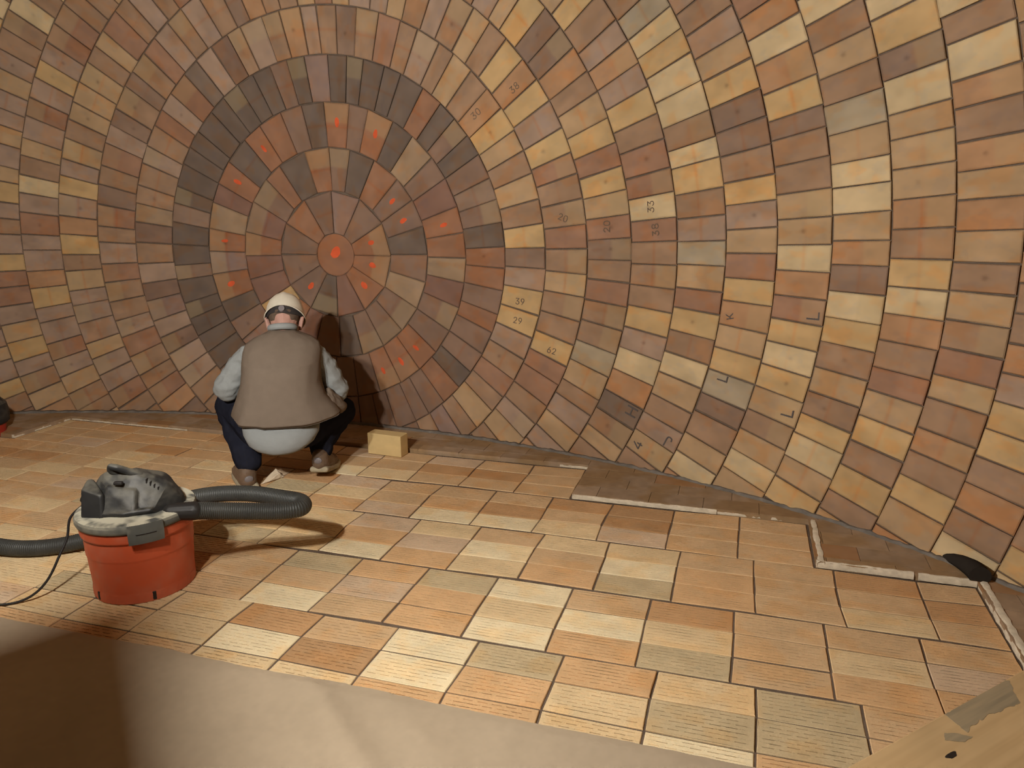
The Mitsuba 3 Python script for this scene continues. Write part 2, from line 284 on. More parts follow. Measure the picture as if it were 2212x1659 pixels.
# pencilled letters and stamped numbers on the bricks: text, ring coordinate, angle on the wall, turn in degrees, height
for text, k, a, turn, hgt, m in (('K', 9.212, -5.54, 100, .034, 'pencil'), ('L', 10.80, -4.09, 88, .055, 'pencil'), ('L', 10.777, -13.51, 78, .055, 'pencil'), ('H', 7.776, -21.85, 65, .06, 'pencil'), ('H', 7.21, -29.0, 62, .06, 'pencil'),
                                 ('J', 8.788, -22.69, 150, .055, 'pencil'), ('4', 8.224, -25.46, 60, .05, 'pencil'), ('L', 9.35, -12.6, 75, .05, 'pencil'), ('62', 5.524, -18.97, -14, .034, 'stamp_ink'), ('39', 4.472, -10.73, -4, .034, 'stamp_ink'), ('29', 4.519, -15.62, -8, .034, 'stamp_ink'),
                                 ('30', 4.457, 38.19, 40, .036, 'stamp_ink'), ('20', 6.473, 5.87, 92, .036, 'stamp_ink'), ('38', 7.54, 4.73, 98, .036, 'stamp_ink'), ('20', 5.485, 8.6, -20, .034, 'stamp_ink'), ('38', 5.491, 35.99, 40, .034, 'stamp_ink'), ('33', 7.477, 8.0, 95, .034, 'stamp_ink')):
    holder = next((w[0] for w in wall_brick_of if w[1] == int(k) + 1 and (w[2] <= a <= w[3] or w[2] <= a + 360 <= w[3])), None)
    if holder is None: continue
    tm = meshkit.text_mesh(text, hgt, 0.0012); tm.apply_translation([-tm.bounds[1][0] / 2, -hgt / 2, 0])
    P, nrm = dome(k, math.radians(a), 0.0075); ez = nrm
    right = RT - ez * (RT @ ez); right /= np.linalg.norm(right); upv = np.cross(ez, right); c, s = math.cos(math.radians(turn)), math.sin(math.radians(turn))
    ex, ey = c * right + s * upv, -s * right + c * upv
    M = np.eye(4); M[:3, 0], M[:3, 1], M[:3, 2], M[:3, 3] = ex, ey, ez, P
    tm.apply_transform(M); key = add(holder + '__lettering', ply(tm, m)); lab(key, ('pencilled letter ' if m == 'pencil' else 'stamped number ') + text)

# unseen barrel vault and end wall behind the camera, closing the chamber for bounced light
yb = np.linspace(AXC[1] + 0.02, -3.9, 9); th = np.linspace(0, 2 * np.pi, 73)
V = np.array([[AXC[0] + RR * math.cos(t), y, AXC[2] + RR * math.sin(t)] for y in yb for t in th]); idx = np.arange(9 * 73).reshape(9, 73)
q = np.stack([idx[:-1, :-1], idx[:-1, 1:], idx[1:, 1:], idx[1:, :-1]], -1).reshape(-1, 4); q = q[(V[q][:, :, 2] > -0.4).any(1)]
scene['wall_rear'] = ply((V, q), 'far_masonry', smooth=True)
lab('wall_rear', 'unseen brick barrel vault behind the viewer, closing the chamber for bounced light', None, None, 'structure')
ev = np.array([[AXC[0], -3.9, AXC[2]]] + [[AXC[0] + RR * math.cos(t), -3.9, AXC[2] + RR * math.sin(t)] for t in th[:-1]])
scene['wall_front'] = ply((ev, np.array([[0, 1 + i, 1 + (i + 1) % 72] for i in range(72)])), 'far_masonry')
lab('wall_front', 'unseen flat brick end wall behind the viewer, closing the chamber for bounced light', None, None, 'structure')

# ---------------------------------------------------------------- checker floor: slotted bricks in courses of three
HH = 0.484605
V0 = 12.98951
OFFS = [0.423, 0.148, 0.368, 0.128, 0.359, 0.12]
SEEN = {(0,0):{1:(-5.57,12.949),2:(-4.563,12.964),3:(-3.582,12.947)},(0,1):{0:(-6.548,12.537),1:(-5.604,12.506),2:(-4.601,12.488),3:(-3.558,12.459)},(0,2):{0:(-6.587,11.988),1:(-5.575,12.027),2:(-4.583,12.02),3:(-3.572,12.021)},(0,3):{0:(-6.569,11.544),1:(-5.561,11.557),2:(-4.6,11.587),3:(-3.575,11.557)},(1,0):{0:(-5.831,11.48),1:(-4.843,11.536),2:(-3.861,11.528),3:(-2.854,11.52),4:(-1.834,11.499),5:(-0.843,11.497),6:(0.151,11.556)},(1,1):{0:(-5.838,11.032),1:(-4.894,11.058),2:(-3.857,11.051),3:(-2.847,11.039),4:(-1.863,11.043),5:(-0.844,11.037),6:(0.149,11.042)},(1,2):{0:(-5.857,10.558),1:(-4.868,10.555),2:(-3.848,10.556),3:(-2.836,10.576),4:(-1.875,10.625),5:(-0.855,10.59),6:(0.144,10.585)},(1,3):{0:(-5.844,10.095),1:(-4.856,10.093),2:(-3.846,10.112),3:(-2.853,10.121),4:(-1.854,10.11),5:(-0.85,10.104),6:(0.14,10.09)},(2,0):{0:(-5.618,10.067),1:(-4.633,10.061),2:(-3.632,10.077),3:(-2.624,10.092),4:(-1.649,10.075),5:(-0.629,10.072),6:(0.359,10.084),7:(1.376,10.074),8:(2.377,10.046)},(2,1):{0:(-5.658,9.58),1:(-4.613,9.587),2:(-3.629,9.607),3:(-2.647,9.62),4:(-1.629,9.601),5:(-0.64,9.601),6:(0.357,9.594),7:(1.36,9.578),8:(2.365,9.572)},(2,2):{1:(-4.64,9.105),2:(-3.64,9.119),3:(-2.638,9.136),4:(-1.626,9.123),5:(-0.635,9.139),6:(0.364,9.107),7:(1.364,9.103),8:(2.361,9.091)},(2,3):{0:(-5.628,8.67),1:(-4.635,8.652),2:(-3.645,8.65),3:(-2.635,8.685),4:(-1.618,8.66),5:(-0.632,8.656),6:(0.375,8.669),7:(1.392,8.645),8:(2.365,8.655)},(3,0):{0:(-5.892,8.594),1:(-4.877,8.617),2:(-3.866,8.619),3:(-2.884,8.63),4:(-1.869,8.623),5:(-0.87,8.632),6:(0.129,8.631),7:(1.131,8.632),8:(2.147,8.614)},(3,1):{0:(-5.885,8.152),1:(-4.866,8.142),2:(-3.872,8.161),3:(-2.879,8.146),4:(-1.868,8.133),5:(-0.876,8.146),6:(0.13,8.149),7:(1.13,8.134),8:(2.122,8.131)},(3,2):{1:(-4.86,7.656),2:(-3.875,7.663),3:(-2.878,7.652),4:(-1.874,7.646),5:(-0.87,7.651),6:(0.124,7.658),7:(1.131,7.657),8:(2.112,7.662)},(3,3):{1:(-4.871,7.174),2:(-3.882,7.203),3:(-2.866,7.182),4:(-1.86,7.179),5:(-0.866,7.182),6:(0.112,7.184),7:(1.129,7.197)},(4,0):{0:(-4.619,7.155),1:(-3.637,7.162),2:(-2.631,7.151),3:(-1.639,7.156),4:(-0.622,7.162),5:(0.366,7.16),6:(1.358,7.185)},(4,1):{0:(-4.637,6.674),1:(-3.638,6.689),2:(-2.634,6.688),3:(-1.646,6.681),4:(-0.646,6.686),5:(0.368,6.697)},(4,2):{0:(-4.633,6.211),1:(-3.645,6.2),2:(-2.66,6.199),3:(-1.653,6.211),4:(-0.641,6.197),5:(0.355,6.189)}}
TILE = {(0, 0): (0, 'TMTT'), (0, 1): (-1, 'TTBBT'), (0, 2): (-1, 'WCTTT'), (1, 0): (-1, 'MTTTBDTT'), (1, 1): (-1, 'CTOBTDTT'), (1, 2): (-1, 'OMWWCMTT'),
        (2, 0): (-1, 'CMCTCCTTBT'), (2, 1): (-1, 'COMWTWOTTB'), (2, 2): (-1, 'CWOCOGOTCT'), (3, 0): (-1, 'TGOGWTBTTT'), (3, 1): (-1, 'TTMOCWCTCM'), (3, 2): (-1, 'TWTOWOGTOO'),
        (4, 0): (-2, 'CBTWGOCGT'), (4, 1): (-2, 'CWDWOCGGT'), (4, 2): (-2, 'TCCOOCWO')}
XSPAN = [(-14.73, -2.56), (-16.6, 1.14), (-16.6, 3.07), (-13, 3.07), (-10, 3.07), (-0.4, 3.07)]
fl = sbox(-5.4, -3.9, 2.2, 3.6)
V = np.array([[-5.4, -3.9, -.0042], [2.2, -3.9, -.0042], [2.2, 3.9, -.0042], [-5.4, 3.9, -.0042]])
scene['floor'] = ply((V, np.array([[0, 1, 2], [0, 2, 3]])), 'mortar')  # dark mortar of the joints; its colour also stands in for shade inside the slots
lab('floor', 'floor of pale slotted checker bricks laid in courses of three', None, None, 'structure')
frng = np.random.default_rng(5)
def line_y(b, r): return (V0 - (3 * b + r) * HH)
def vertex(b, r, j):
    """Corner j on line r of course b, in metres."""
    s = SEEN.get((b, r), {}).get(j)
    if s is None:
        q = np.random.default_rng(abs(hash((b, r, j))) % 99991 if False else (b * 7919 + r * 613 + (j + 40) * 31))
        s = (OFFS_U[b] + j + q.normal(0, 0.012), line_y(b, r) + q.normal(0, 0.008))
    x0, x1 = XSPAN[b]
    return np.array([min(max(s[0], x0), x1), s[1]]) * U
OFFS_U = [7.67292 - 14.25001, 8.39799 - 14.25001, 8.61839 - 14.25001, 8.37779 - 14.25001, 9.60925 - 14.25001, 9.12 - 14.25001]
def tile_mesh(c, tid, tone, r, slots, cut=(0, 1)):
    """A checker brick with corners c (far left, far right, near left, near right): a slotted top built as bands of lands and sunk slots, rounded rim, sides."""
    tl, tr, bl, br = c
    gw, ch, zt = 0.0026 * r.uniform(.7, 1.6) / 0.133, 0.002 / 0.133, r.normal(0, 0.0008)
    wob = r.uniform(0, 50)
    def at(u, v, z):
        p = (tl * (1 - u) + tr * u) * (1 - v) + (bl * (1 - u) + br * u) * v
        e = 0.0016 * (meshkit.noise(np.array([p[0] * 28 + wob, p[1] * 28, 1.0])) - 0.5), 0.0022 * (meshkit.noise(np.array([p[0] * 28, p[1] * 28 + wob, 7.0])) - 0.5)
        return [p[0] + e[0], p[1] + e[1], z + zt]
    Vs, F, UVs = [], [], []
    def quad(a, b, cc, d):
        n = len(Vs); Vs.extend([at(*x) for x in (a, b, cc, d)]); UVs.extend([(tid + min(max(x[0], .01), .99), tone + min(max(x[1], .01), .99)) for x in (a, b, cc, d)])
        F.extend([[n, n + 2, n + 1], [n, n + 3, n + 2]])
    gu, cu = gw * HH, ch * HH
    u0, u1, v0, v1 = gu + cu, 1 - gu - cu, gw + ch, 1 - gw - ch
    rows = 7 if slots else 0
    if rows:
        pad = 0.075; pitch = (v1 - v0 - 2 * pad + 0.05) / rows; edges = [v0]
        for i in range(rows):
            va = v0 + pad + i * pitch; vb = va + 0.024
            quad((u0, edges[-1], 0), (u1, edges[-1], 0), (u1, va, 0), (u0, va, 0)); edges.append(vb)
            x = u0; cell = (u1 - u0 - 0.05) / 6.0; sh = 0.5 * cell if i % 2 else 0.06 * cell
            for m in range(6 if i % 2 == 0 else 5):
                a = u0 + 0.03 + sh + m * cell + r.normal(0, 0.002); b = a + cell * 0.68
                fill = r.random(); dep = -0.010 if fill > 0.35 + slots * 0.3 else -0.0012 - 0.003 * fill
                quad((x, va, 0), (a, va, 0), (a, vb, 0), (x, vb, 0))
                quad((a, va, 0), (b, va, 0), (b, va, dep), (a, va, dep)); quad((a, vb, dep), (b, vb, dep), (b, vb, 0), (a, vb, 0))
                quad((a, va, dep), (b, va, dep), (b, vb, dep), (a, vb, dep))
                quad((a, va, 0), (a, va, dep), (a, vb, dep), (a, vb, 0)); quad((b, va, dep), (b, va, 0), (b, vb, 0), (b, vb, dep))
                x = b
            quad((x, va, 0), (u1, va, 0), (u1, vb, 0), (x, vb, 0))
        quad((u0, edges[-1], 0), (u1, edges[-1], 0), (u1, v1, 0), (u0, v1, 0))
    else: quad((u0, v0, 0), (u1, v0, 0), (u1, v1, 0), (u0, v1, 0))
    n = 5; us, vs = np.linspace(0, 1, n), np.linspace(0, 1, 4)
    pts = [(u, 0) for u in us] + [(1, v) for v in vs[1:]] + [(u, 1) for u in us[::-1][1:]] + [(0, v) for v in vs[::-1][1:-1]]
    inn = [(u0 + u * (u1 - u0), v0 + v * (v1 - v0)) for u, v in pts]; out = [(gu + u * (1 - 2 * gu), gw + v * (1 - 2 * gw)) for u, v in pts]
    for i in range(len(pts)):
        j = (i + 1) % len(pts)
        quad((*out[i], -0.002), (*out[j], -0.002), (*inn[j], 0), (*inn[i], 0)); quad((*out[i], -0.028), (*out[j], -0.028), (*out[j], -0.002), (*out[i], -0.002))
    return np.array(Vs), np.array(F), np.array(UVs)
tid = 10
for b in range(6):
    x0, x1 = XSPAN[b]
    for r in range(3):
        if b == 5 and r > 1: continue
        c0, tones = TILE.get((b, r), (99, ''))
        for j in range(int(math.floor(x0 - OFFS_U[b])), int(math.ceil(x1 - OFFS_U[b]))):
            c = [vertex(b, r, j), vertex(b, r, j + 1), vertex(b, r + 1, j), vertex(b, r + 1, j + 1)]
            if c[1][0] - c[0][0] < 0.03: continue
            tid += 1; q = np.random.default_rng(tid * 13 + 1)
            t = tones[j - c0] if 0 <= j - c0 < len(tones) else 'TTTOCCMGTBOCT'[int(q.integers(13))]
            xc = (c[0][0] + c[1][0]) / 2
            slots = 0.0
            if b >= 2: slots = 0.25
            elif b == 1: slots = 1.0
            if b == 2 and t in 'OT' and q.random() < .4 or t == 'C' and b == 2 and j == 4: slots = 1.2
            v, f, uv = tile_mesh(c, tid, FK.index(t), q, slots)
            add('floor__tile', ply((v, f), 'checker_clay', uv=uv))

# ---------------------------------------------------------------- ledge between the checker floor and the dome
def wall_outline(z, n=200):
    pts = []
    for a in np.linspace(-0.05, math.pi + 0.05, n):      # plan outline of the dome at height z
        d = np.array([math.cos(a), math.sin(a)]); rz = math.sqrt(max(0, 1 - ((z - AXC[2]) / RR) ** 2))
        pts.append((AXC[0] + RR * rz * d[0], AXC[1] + RA * rz * d[1]))
    return pts
outline = wall_outline(LEDGE)
room = Polygon(outline)
checker = unary_union([sbox(XSPAN[b][0] * U if b else -14.73 * U, line_y(b, 3) * U - 0.001, XSPAN[b][1] * U, line_y(b, 0) * U + 0.001) for b in (0, 1, 2, 3, 4)] + [sbox(-20 * U, -1, 3.07 * U, 8.7 * U), sbox(-18.4 * U, 1, -10 * U, line_y(1, 0) * U)])
ledge = room.difference(checker.buffer(0.004, join_style=2)).intersection(sbox(-6, 0.9, 2.4, 6))
ledge = max(getattr(ledge, 'geoms', [ledge]), key=lambda g: g.area)
scene['trim_1'] = ply(trimesh.creation.extrude_polygon(ledge.buffer(-0.002), LEDGE - 0.006 + 0.03, engine='earcut').apply_translation([0, 0, -0.03]), 'ledge_clay', uv=None)
lab('trim_1', 'dusty brick ledge between the checker floor and the domed wall', None, None, 'structure')
lr = np.random.default_rng(3); n = 0
for iy, y in enumerate(np.arange(2.0, 4.2, 0.118)):
    for x in np.arange(-4.6 + 0.12 * (iy % 2), 1.9, 0.236):
        g = sbox(x + .0009, y + .0009, x + .2351, y + .1171).intersection(ledge)
        for gg in getattr(g, 'geoms', [g]):
            if gg.area < 0.0012 or gg.geom_type != 'Polygon': continue
            gg = gg.simplify(0.001)
            h = LEDGE + lr.normal(0, 0.0005); n += 1
            m = trimesh.creation.extrude_polygon(gg, 0.012, engine='earcut'); m.apply_translation([0, 0, h - 0.012])
            uv = np.tile([n + 0.5, 0.5], (len(m.vertices), 1))
            if n < 300: add('trim_1__brick', ply(m, 'ledge_clay', uv=uv))
# white fibre felt along the step
def ribbon(pts, w, z0, z1, seed, amp=0.004, mat='fibre_felt', step=0.012, jag=1.0):
    ln = LineString(pts); m = max(4, int(ln.length / step)); P = np.array([ln.interpolate(t, normalized=True).coords[0] for t in np.linspace(0, 1, m)])
    tg = np.gradient(P, axis=0); tg /= np.linalg.norm(tg, axis=1, keepdims=True) + 1e-9; nr = np.stack([-tg[:, 1], tg[:, 0]], 1)
    s = np.linspace(0, ln.length, m)
    nz = lambda k, f: meshkit.fbm(np.stack([s * f, s * 0 + seed, s * 0 + k], 1), 3) - 0.5
    o1, o2, hz = amp * 2 * nz(1, 30) * jag, amp * 2 * nz(2, 40) * jag, amp * 2 * nz(3, 35)
    rows = []
    for i in range(m):
        a = P[i] + nr[i] * (o1[i]); b = P[i] + nr[i] * (w + o2[i])
        rows.append([[*a, z0], [*(a + nr[i] * .001), z1 * .7 + hz[i] * .6], [*(a * .6 + b * .4), z1 + hz[i]], [*(b * .85 + a * .15), z1 * .95 + hz[i] * .8], [*b, z0]])
    Vr = np.array(rows).reshape(-1, 3); ix = np.arange(m * 5).reshape(m, 5)
    q = np.stack([ix[:-1, :-1], ix[1:, :-1], ix[1:, 1:], ix[:-1, 1:]], -1).reshape(-1, 4)
    return (Vr, q)
L1, L2, L3 = (line_y(b, 0) * U for b in (0, 1, 2))
for i, (pts, w, z1) in enumerate(((( (-3.1, L1 / U), (-2.57, L1 / U)), .005, .012), (((-2.54, L1 / U), (-2.54, L2 / U)), .016, .020), (((-2.54, L2 / U), (-.2, L2 / U)), .012, .020), (((-.2, L2 / U + .02), (1.0, L2 / U + .03)), .008, .014),
                                  (((1.16, L2 / U), (1.17, L3 / U)), .03, .027), (((1.16, L3 / U), (2.35, L3 / U)), .019, .026), (((2.4, L3 / U), (3.08, L3 / U)), .015, .026), (((3.09, L3 / U), (3.06, 6.3)), .032, .026), (((-14.75, L2 / U), (-14.75, L1 / U)), .012, .018), (((-14.7, L1 / U), (-11.5, L1 / U)), .004, .009))):
    dirn = 1.0
    P2 = [(x * U, y * U) for x, y in pts]
    add('trim_1__fibre_strip', ply(ribbon(P2, w, 0.0005, z1, i * 3.3, amp=.005), 'fibre_felt', smooth=50)); 
lab('trim_1__fibre_strip', 'ragged white fibre felt strip')
op = [p for p in room.buffer(-0.010).exterior.coords if 2.3 < p[1] and -4.7 < p[0] < 1.75]
op = sorted(op, key=lambda p: -math.atan2(p[1] - AXC[1], p[0] - AXC[0]))[::-1]
scene['trim_1__mortar_bead'] = ply(ribbon(op, 0.03, LEDGE - 0.004, LEDGE + 0.013, 77.0, amp=.007, step=.015), 'grey_mortar', smooth=50)
lab('trim_1__mortar_bead', 'grey mortar bead smeared along the foot of the wall')

# ---------------------------------------------------------------- helpers for the objects
def sph(p, r, n=14): return m3.Manifold.sphere(r, n).translate(list(map(float, p)))
def hull(*prs, n=14): return m3.Manifold.batch_hull([sph(p, r, n) for p, r in prs])
def to_tm(m):
    g = m.to_mesh(); return trimesh.Trimesh(np.array(g.vert_properties[:, :3], float), np.array(g.tri_verts), process=True)
def soft(m, edge=0.012, it=12, lamb=0.5):
    t = to_tm(m.refine_to_length(edge)); trimesh.smoothing.filter_taubin(t, lamb=lamb, nu=lamb + 0.03, iterations=it); return t
def union(l):
    out = l[0]
    for x in l[1:]: out = out + x
    return out
def chain(js, n=14): return [hull(a, b, n=n) for a, b in zip(js[:-1], js[1:])]
def loft(rows, n=40, wrinkle=0.0, seed=0, f=14, cap=True, p=2.3):
    """rows: centre (3), half width, half depth, [droop at the back]; superellipse sections in the local x/y plane."""
    th = np.linspace(0, 2 * np.pi, n, endpoint=False); R = []
    for c, wa, wb, *rest in rows:
        ca, sa = np.cos(th), np.sin(th)
        R.append(np.stack([c[0] + wa * np.sign(ca) * np.abs(ca) ** (2 / p), c[1] + wb * np.sign(sa) * np.abs(sa) ** (2 / p), c[2] + (rest[0] if rest else 0) * -sa], 1))
    R = np.array(R); m = len(R); Vt = R.reshape(-1, 3); ix = np.arange(m * n).reshape(m, n)
    q = np.stack([ix[:-1], np.roll(ix[:-1], -1, 1), np.roll(ix[1:], -1, 1), ix[1:]], -1).reshape(-1, 4)
    F = np.vstack([q[:, [0, 1, 2]], q[:, [0, 2, 3]]])
    if cap:
        Vt = np.vstack([Vt, R[0].mean(0), R[-1].mean(0)]); a, b = len(Vt) - 2, len(Vt) - 1
        F = np.vstack([F, [[a, ix[0, (i + 1) % n], ix[0, i]] for i in range(n)], [[b, ix[-1, i], ix[-1, (i + 1) % n]] for i in range(n)]])
    t = trimesh.Trimesh(Vt, F, process=False)
    if wrinkle:
        nn = t.vertex_normals; d = meshkit.fbm(t.vertices * f + seed, 3) - 0.5; t.vertices = t.vertices + nn * (d * wrinkle)[:, None]
    return t
def tube_mesh(pts, r, sides=14, ribs=0.0, pitch=0.009, step=0.006, cap=True, rad=None):
    """A hose or cord through pts; ribs: how far its rings stand out."""
    from scipy.interpolate import CubicSpline
    P = np.asarray(pts, float); s = np.r_[0, np.cumsum(np.linalg.norm(np.diff(P, axis=0), axis=1))]
    m = max(4, int(s[-1] / step)); t = np.linspace(0, s[-1], m); C = CubicSpline(s, P)(t)
    tg = np.gradient(C, axis=0); tg /= np.linalg.norm(tg, axis=1, keepdims=True)
    nrm = np.cross(tg[0], [0, 0, 1.0] if abs(tg[0][2]) < .95 else [1.0, 0, 0]); nrm /= np.linalg.norm(nrm); N = []
    for g in tg:
        nrm = nrm - g * (nrm @ g); nrm /= np.linalg.norm(nrm); N.append(nrm)
    N = np.array(N); B = np.cross(tg, N); a = np.linspace(0, 2 * np.pi, sides, endpoint=False)
    rr = np.full(m, r) if rad is None else np.interp(t / s[-1], np.linspace(0, 1, len(rad)), rad)
    rr = rr + (ribs * np.cos(2 * np.pi * t / pitch) if ribs else 0)
    V = C[:, None] + rr[:, None, None] * (np.cos(a)[None, :, None] * N[:, None] + np.sin(a)[None, :, None] * B[:, None])
    ix = np.arange(m * sides).reshape(m, sides)
    q = np.stack([ix[:-1], ix[1:], np.roll(ix[1:], -1, 1), np.roll(ix[:-1], -1, 1)], -1).reshape(-1, 4)
    F = np.vstack([q[:, [0, 1, 2]], q[:, [0, 2, 3]]]); V = V.reshape(-1, 3)
    if cap:
        V = np.vstack([V, C[0], C[-1]]); F = np.vstack([F, [[len(V) - 2, ix[0, (i + 1) % sides], ix[0, i]][::-1] for i in range(sides)], [[len(V) - 1, ix[-1, i], ix[-1, (i + 1) % sides]][::-1] for i in range(sides)]])
    t = trimesh.Trimesh(V, F, process=False); return t
def lathe(prof_, n=64):
    P = np.array(prof_, float); th = np.linspace(0, 2 * np.pi, n, endpoint=False)
    V = np.stack([P[:, None, 0] * np.cos(th), P[:, None, 0] * np.sin(th), np.repeat(P[:, None, 1], n, 1)], -1); m = len(P); ix = np.arange(m * n).reshape(m, n)
    q = np.stack([ix[:-1], np.roll(ix[:-1], -1, 1), np.roll(ix[1:], -1, 1), ix[1:]], -1).reshape(-1, 4)
    return trimesh.Trimesh(V.reshape(-1, 3), np.vstack([q[:, [0, 1, 2]], q[:, [0, 2, 3]]]), process=False)
def rbox(sx, sy, sz, r=0.004):
    return m3.Manifold.batch_hull([m3.Manifold.sphere(r, 10).translate([x * (sx / 2 - r), y * (sy / 2 - r), z * (sz / 2 - r)]) for x in (-1, 1) for y in (-1, 1) for z in (-1, 1)])
def frame_of(origin, ex, ey=None, ez=(0, 0, 1)):
    M = np.eye(4); ex = np.asarray(ex, float); ex = ex / np.linalg.norm(ex); ez = np.asarray(ez, float); ez = ez - ex * (ex @ ez); ez /= np.linalg.norm(ez)
    M[:3, 0], M[:3, 1], M[:3, 2], M[:3, 3] = ex, np.cross(ez, ex), ez, origin; return M

# ---------------------------------------------------------------- cloth sheet over the near part of the floor
xs, ys = np.linspace(-9.6, 0.62, 150) * U, np.linspace(3.75, 5.99, 60) * U
X, Y = np.meshgrid(xs, ys, indexing='ij')
Y = Y + (Y / U > 5.6) * (Y / U - 5.6) / 0.39 * (0.020 * (meshkit.fbm(np.stack([X * 3, X * 0, X * 0], -1), 3, 4) - .5) + 0.006 * (meshkit.fbm(np.stack([X * 60, X * 0, X * 0], -1), 2, 9) - .5))
def ridge(x0, y0, x1, y1, w, h):
    a, b = np.array([x0, y0]) * U, np.array([x1, y1]) * U; d = (b - a) / np.linalg.norm(b - a); L = np.linalg.norm(b - a)
    px, py = X - a[0], Y - a[1]; t = px * d[0] + py * d[1]; s = -px * d[1] + py * d[0]
    return h * np.exp(-(s / w) ** 2) / (1 + np.exp(-(t + .05) / .05)) / (1 + np.exp((t - L) / .08))
Z = 0.004 + 0.006 * meshkit.fbm(np.stack([X * 2.2, Y * 2.2, X * 0], -1), 3, 2) + ridge(-4.0, 5.9, -2.6, 4.7, .035, .012) + ridge(-2.9, 5.7, -1.9, 4.9, .05, .007) + ridge(-6.6, 5.6, -5.2, 4.2, .05, .010) + ridge(-1.75, 6.0, -1.9, 5.3, .02, .004)
edge = np.clip((5.99 * U - Y) / 0.03, 0, 1); Z = Z * (0.35 + 0.65 * edge)
ix = np.arange(150 * 60).reshape(150, 60); top = np.stack([X, Y, Z + 0.0016], -1).reshape(-1, 3)
q = np.stack([ix[:-1, :-1], ix[1:, :-1], ix[1:, 1:], ix[:-1, 1:]], -1).reshape(-1, 4)
n0 = len(top); bd = np.r_[ix[:, -1], ix[-1, ::-1]]
Vt = np.vstack([top, top[bd] - [0, 0, 0.0015]])
skirt = np.array([[bd[i], bd[i + 1], n0 + i + 1, n0 + i] for i in range(len(bd) - 1)])
scene['dust_sheet'] = ply((Vt, np.vstack([q, skirt])), 'sheet_cloth', smooth=40)
lab('dust_sheet', 'beige cloth dust sheet spread over the near left of the checker floor', 'dust sheet')

# ---------------------------------------------------------------- wooden board at the lower right
d = np.array([0.7005, 0.7136, 0.0]); a0 = np.array([1.085, 6.001, 0]) * U; Lb = 0.98; Wb = 0.29; tb = 0.046
rise = math.atan2(0.022, 0.95)
M = frame_of(a0 - d * 0.12 + np.array([0, 0, 0.002]), d * math.cos(rise) + np.array([0, 0, math.sin(rise)]))
def board(x0, x1, y0, y1, z0, z1, r=0.006):
    m = m3.Manifold.batch_hull([m3.Manifold.sphere(r, 12).translate([x, y, z]) for x in (x0 + r, x1 - r) for y in (y0 + r, y1 - r) for z in (z0 + r, z1 - r)])
    return to_tm(m)
pb = board(0, Lb, -Wb, 0, 0, tb); uvb = pb.vertices[:, :2].copy(); pb.apply_transform(M)
scene['wooden_board'] = ply(pb, 'board_wood', smooth=True, uv=uvb)
lab('wooden_board', 'broad pale wooden board with mortar smears across the lower right corner', 'board')
def on_board(poly, h=0.0012, z=tb):
    m = trimesh.creation.extrude_polygon(poly, h, engine='earcut'); m.apply_translation([0, 0, z - 0.0004]); uv = m.vertices[:, :2].copy(); m.apply_transform(M); return m, uv
Mi = np.linalg.inv(M)
def bl(x, y): return (Mi @ np.array([x * U, y * U, 0.05, 1]))[:2]
def blotch(pts, seed, amp=0.008):
    g = LineString(pts + [pts[0]]); P = [g.interpolate(t, normalized=True).coords[0] for t in np.linspace(0, 1, 90)[:-1]]; r = np.random.default_rng(seed)
    P = np.array(P) + amp * (meshkit.fbm(np.c_[np.array(P) * 50, np.zeros(len(P)) + seed][:, None, :] + np.array([[0, 0, 0], [9, 9, 9]]), 2) - .5)[:, :2] * 2
    return Polygon(P).buffer(0)
s1 = blotch([tuple(bl(*p)) for p in ((2.62, 7.62), (2.74, 7.62), (2.72, 7.27), (2.30, 6.93), (2.22, 7.16))], 3)
s2 = blotch([tuple(bl(*p)) for p in ((2.26, 7.19), (2.32, 6.98), (2.16, 6.72), (1.99, 6.93))], 8)
s3 = blotch([tuple(bl(*p)) for p in ((2.18, 6.68), (2.10, 6.58), (1.93, 6.56), (1.95, 6.66))], 5, .004)
inside = sbox(0.004, -Wb + .004, Lb - .004, -0.004)
for s_ in (s1, s2, s3):
    s_ = s_.intersection(inside); s_ = max(getattr(s_, 'geoms', [s_]), key=lambda g: g.area)
    if s_.area > 1e-5:
        mm, uv = on_board(s_); lab(add('wooden_board__mortar_smear', ply(mm, 'smear', uv=uv)), 'grey mortar smear')
kn = bl(1.95, 6.37); kp = Polygon([(kn[0] + .017 * math.cos(t) * (1 + .25 * math.sin(3 * t)), kn[1] + .0085 * math.sin(t) * (1 + .2 * math.cos(2 * t))) for t in np.linspace(0, 2 * np.pi, 26)[:-1]]).intersection(inside)
if kp.area > 1e-6: mm, uv = on_board(kp, .0014); lab(add('wooden_board__knot', ply(mm, 'black_rubber')), 'dark knot')

# ---------------------------------------------------------------- wet vacuum
tu = lambda x, y, z: np.array([x * U, y * U, z])
VC = np.array([-7.33, 7.225, 0.0]) * U
def vac_at(m): m = m.copy(); m.apply_translation(VC); return m
zl = 0.958 * U
prof_b = [(0.0, 0.006), (0.158, 0.006), (0.163, 0.0), (0.168, 0.002), (0.1685, 0.030), (0.166, 0.034), (0.167, 0.04), (0.1735, 0.152), (0.176, 0.158), (0.1765, 0.165), (0.1775, 0.224), (0.184, 0.229), (0.186, 0.235), (0.1865, 0.262), (0.182, 0.266), (0, 0.266)]
bk = lathe(prof_b, 96)
ang = np.arctan2(bk.vertices[:, 1], bk.vertices[:, 0])
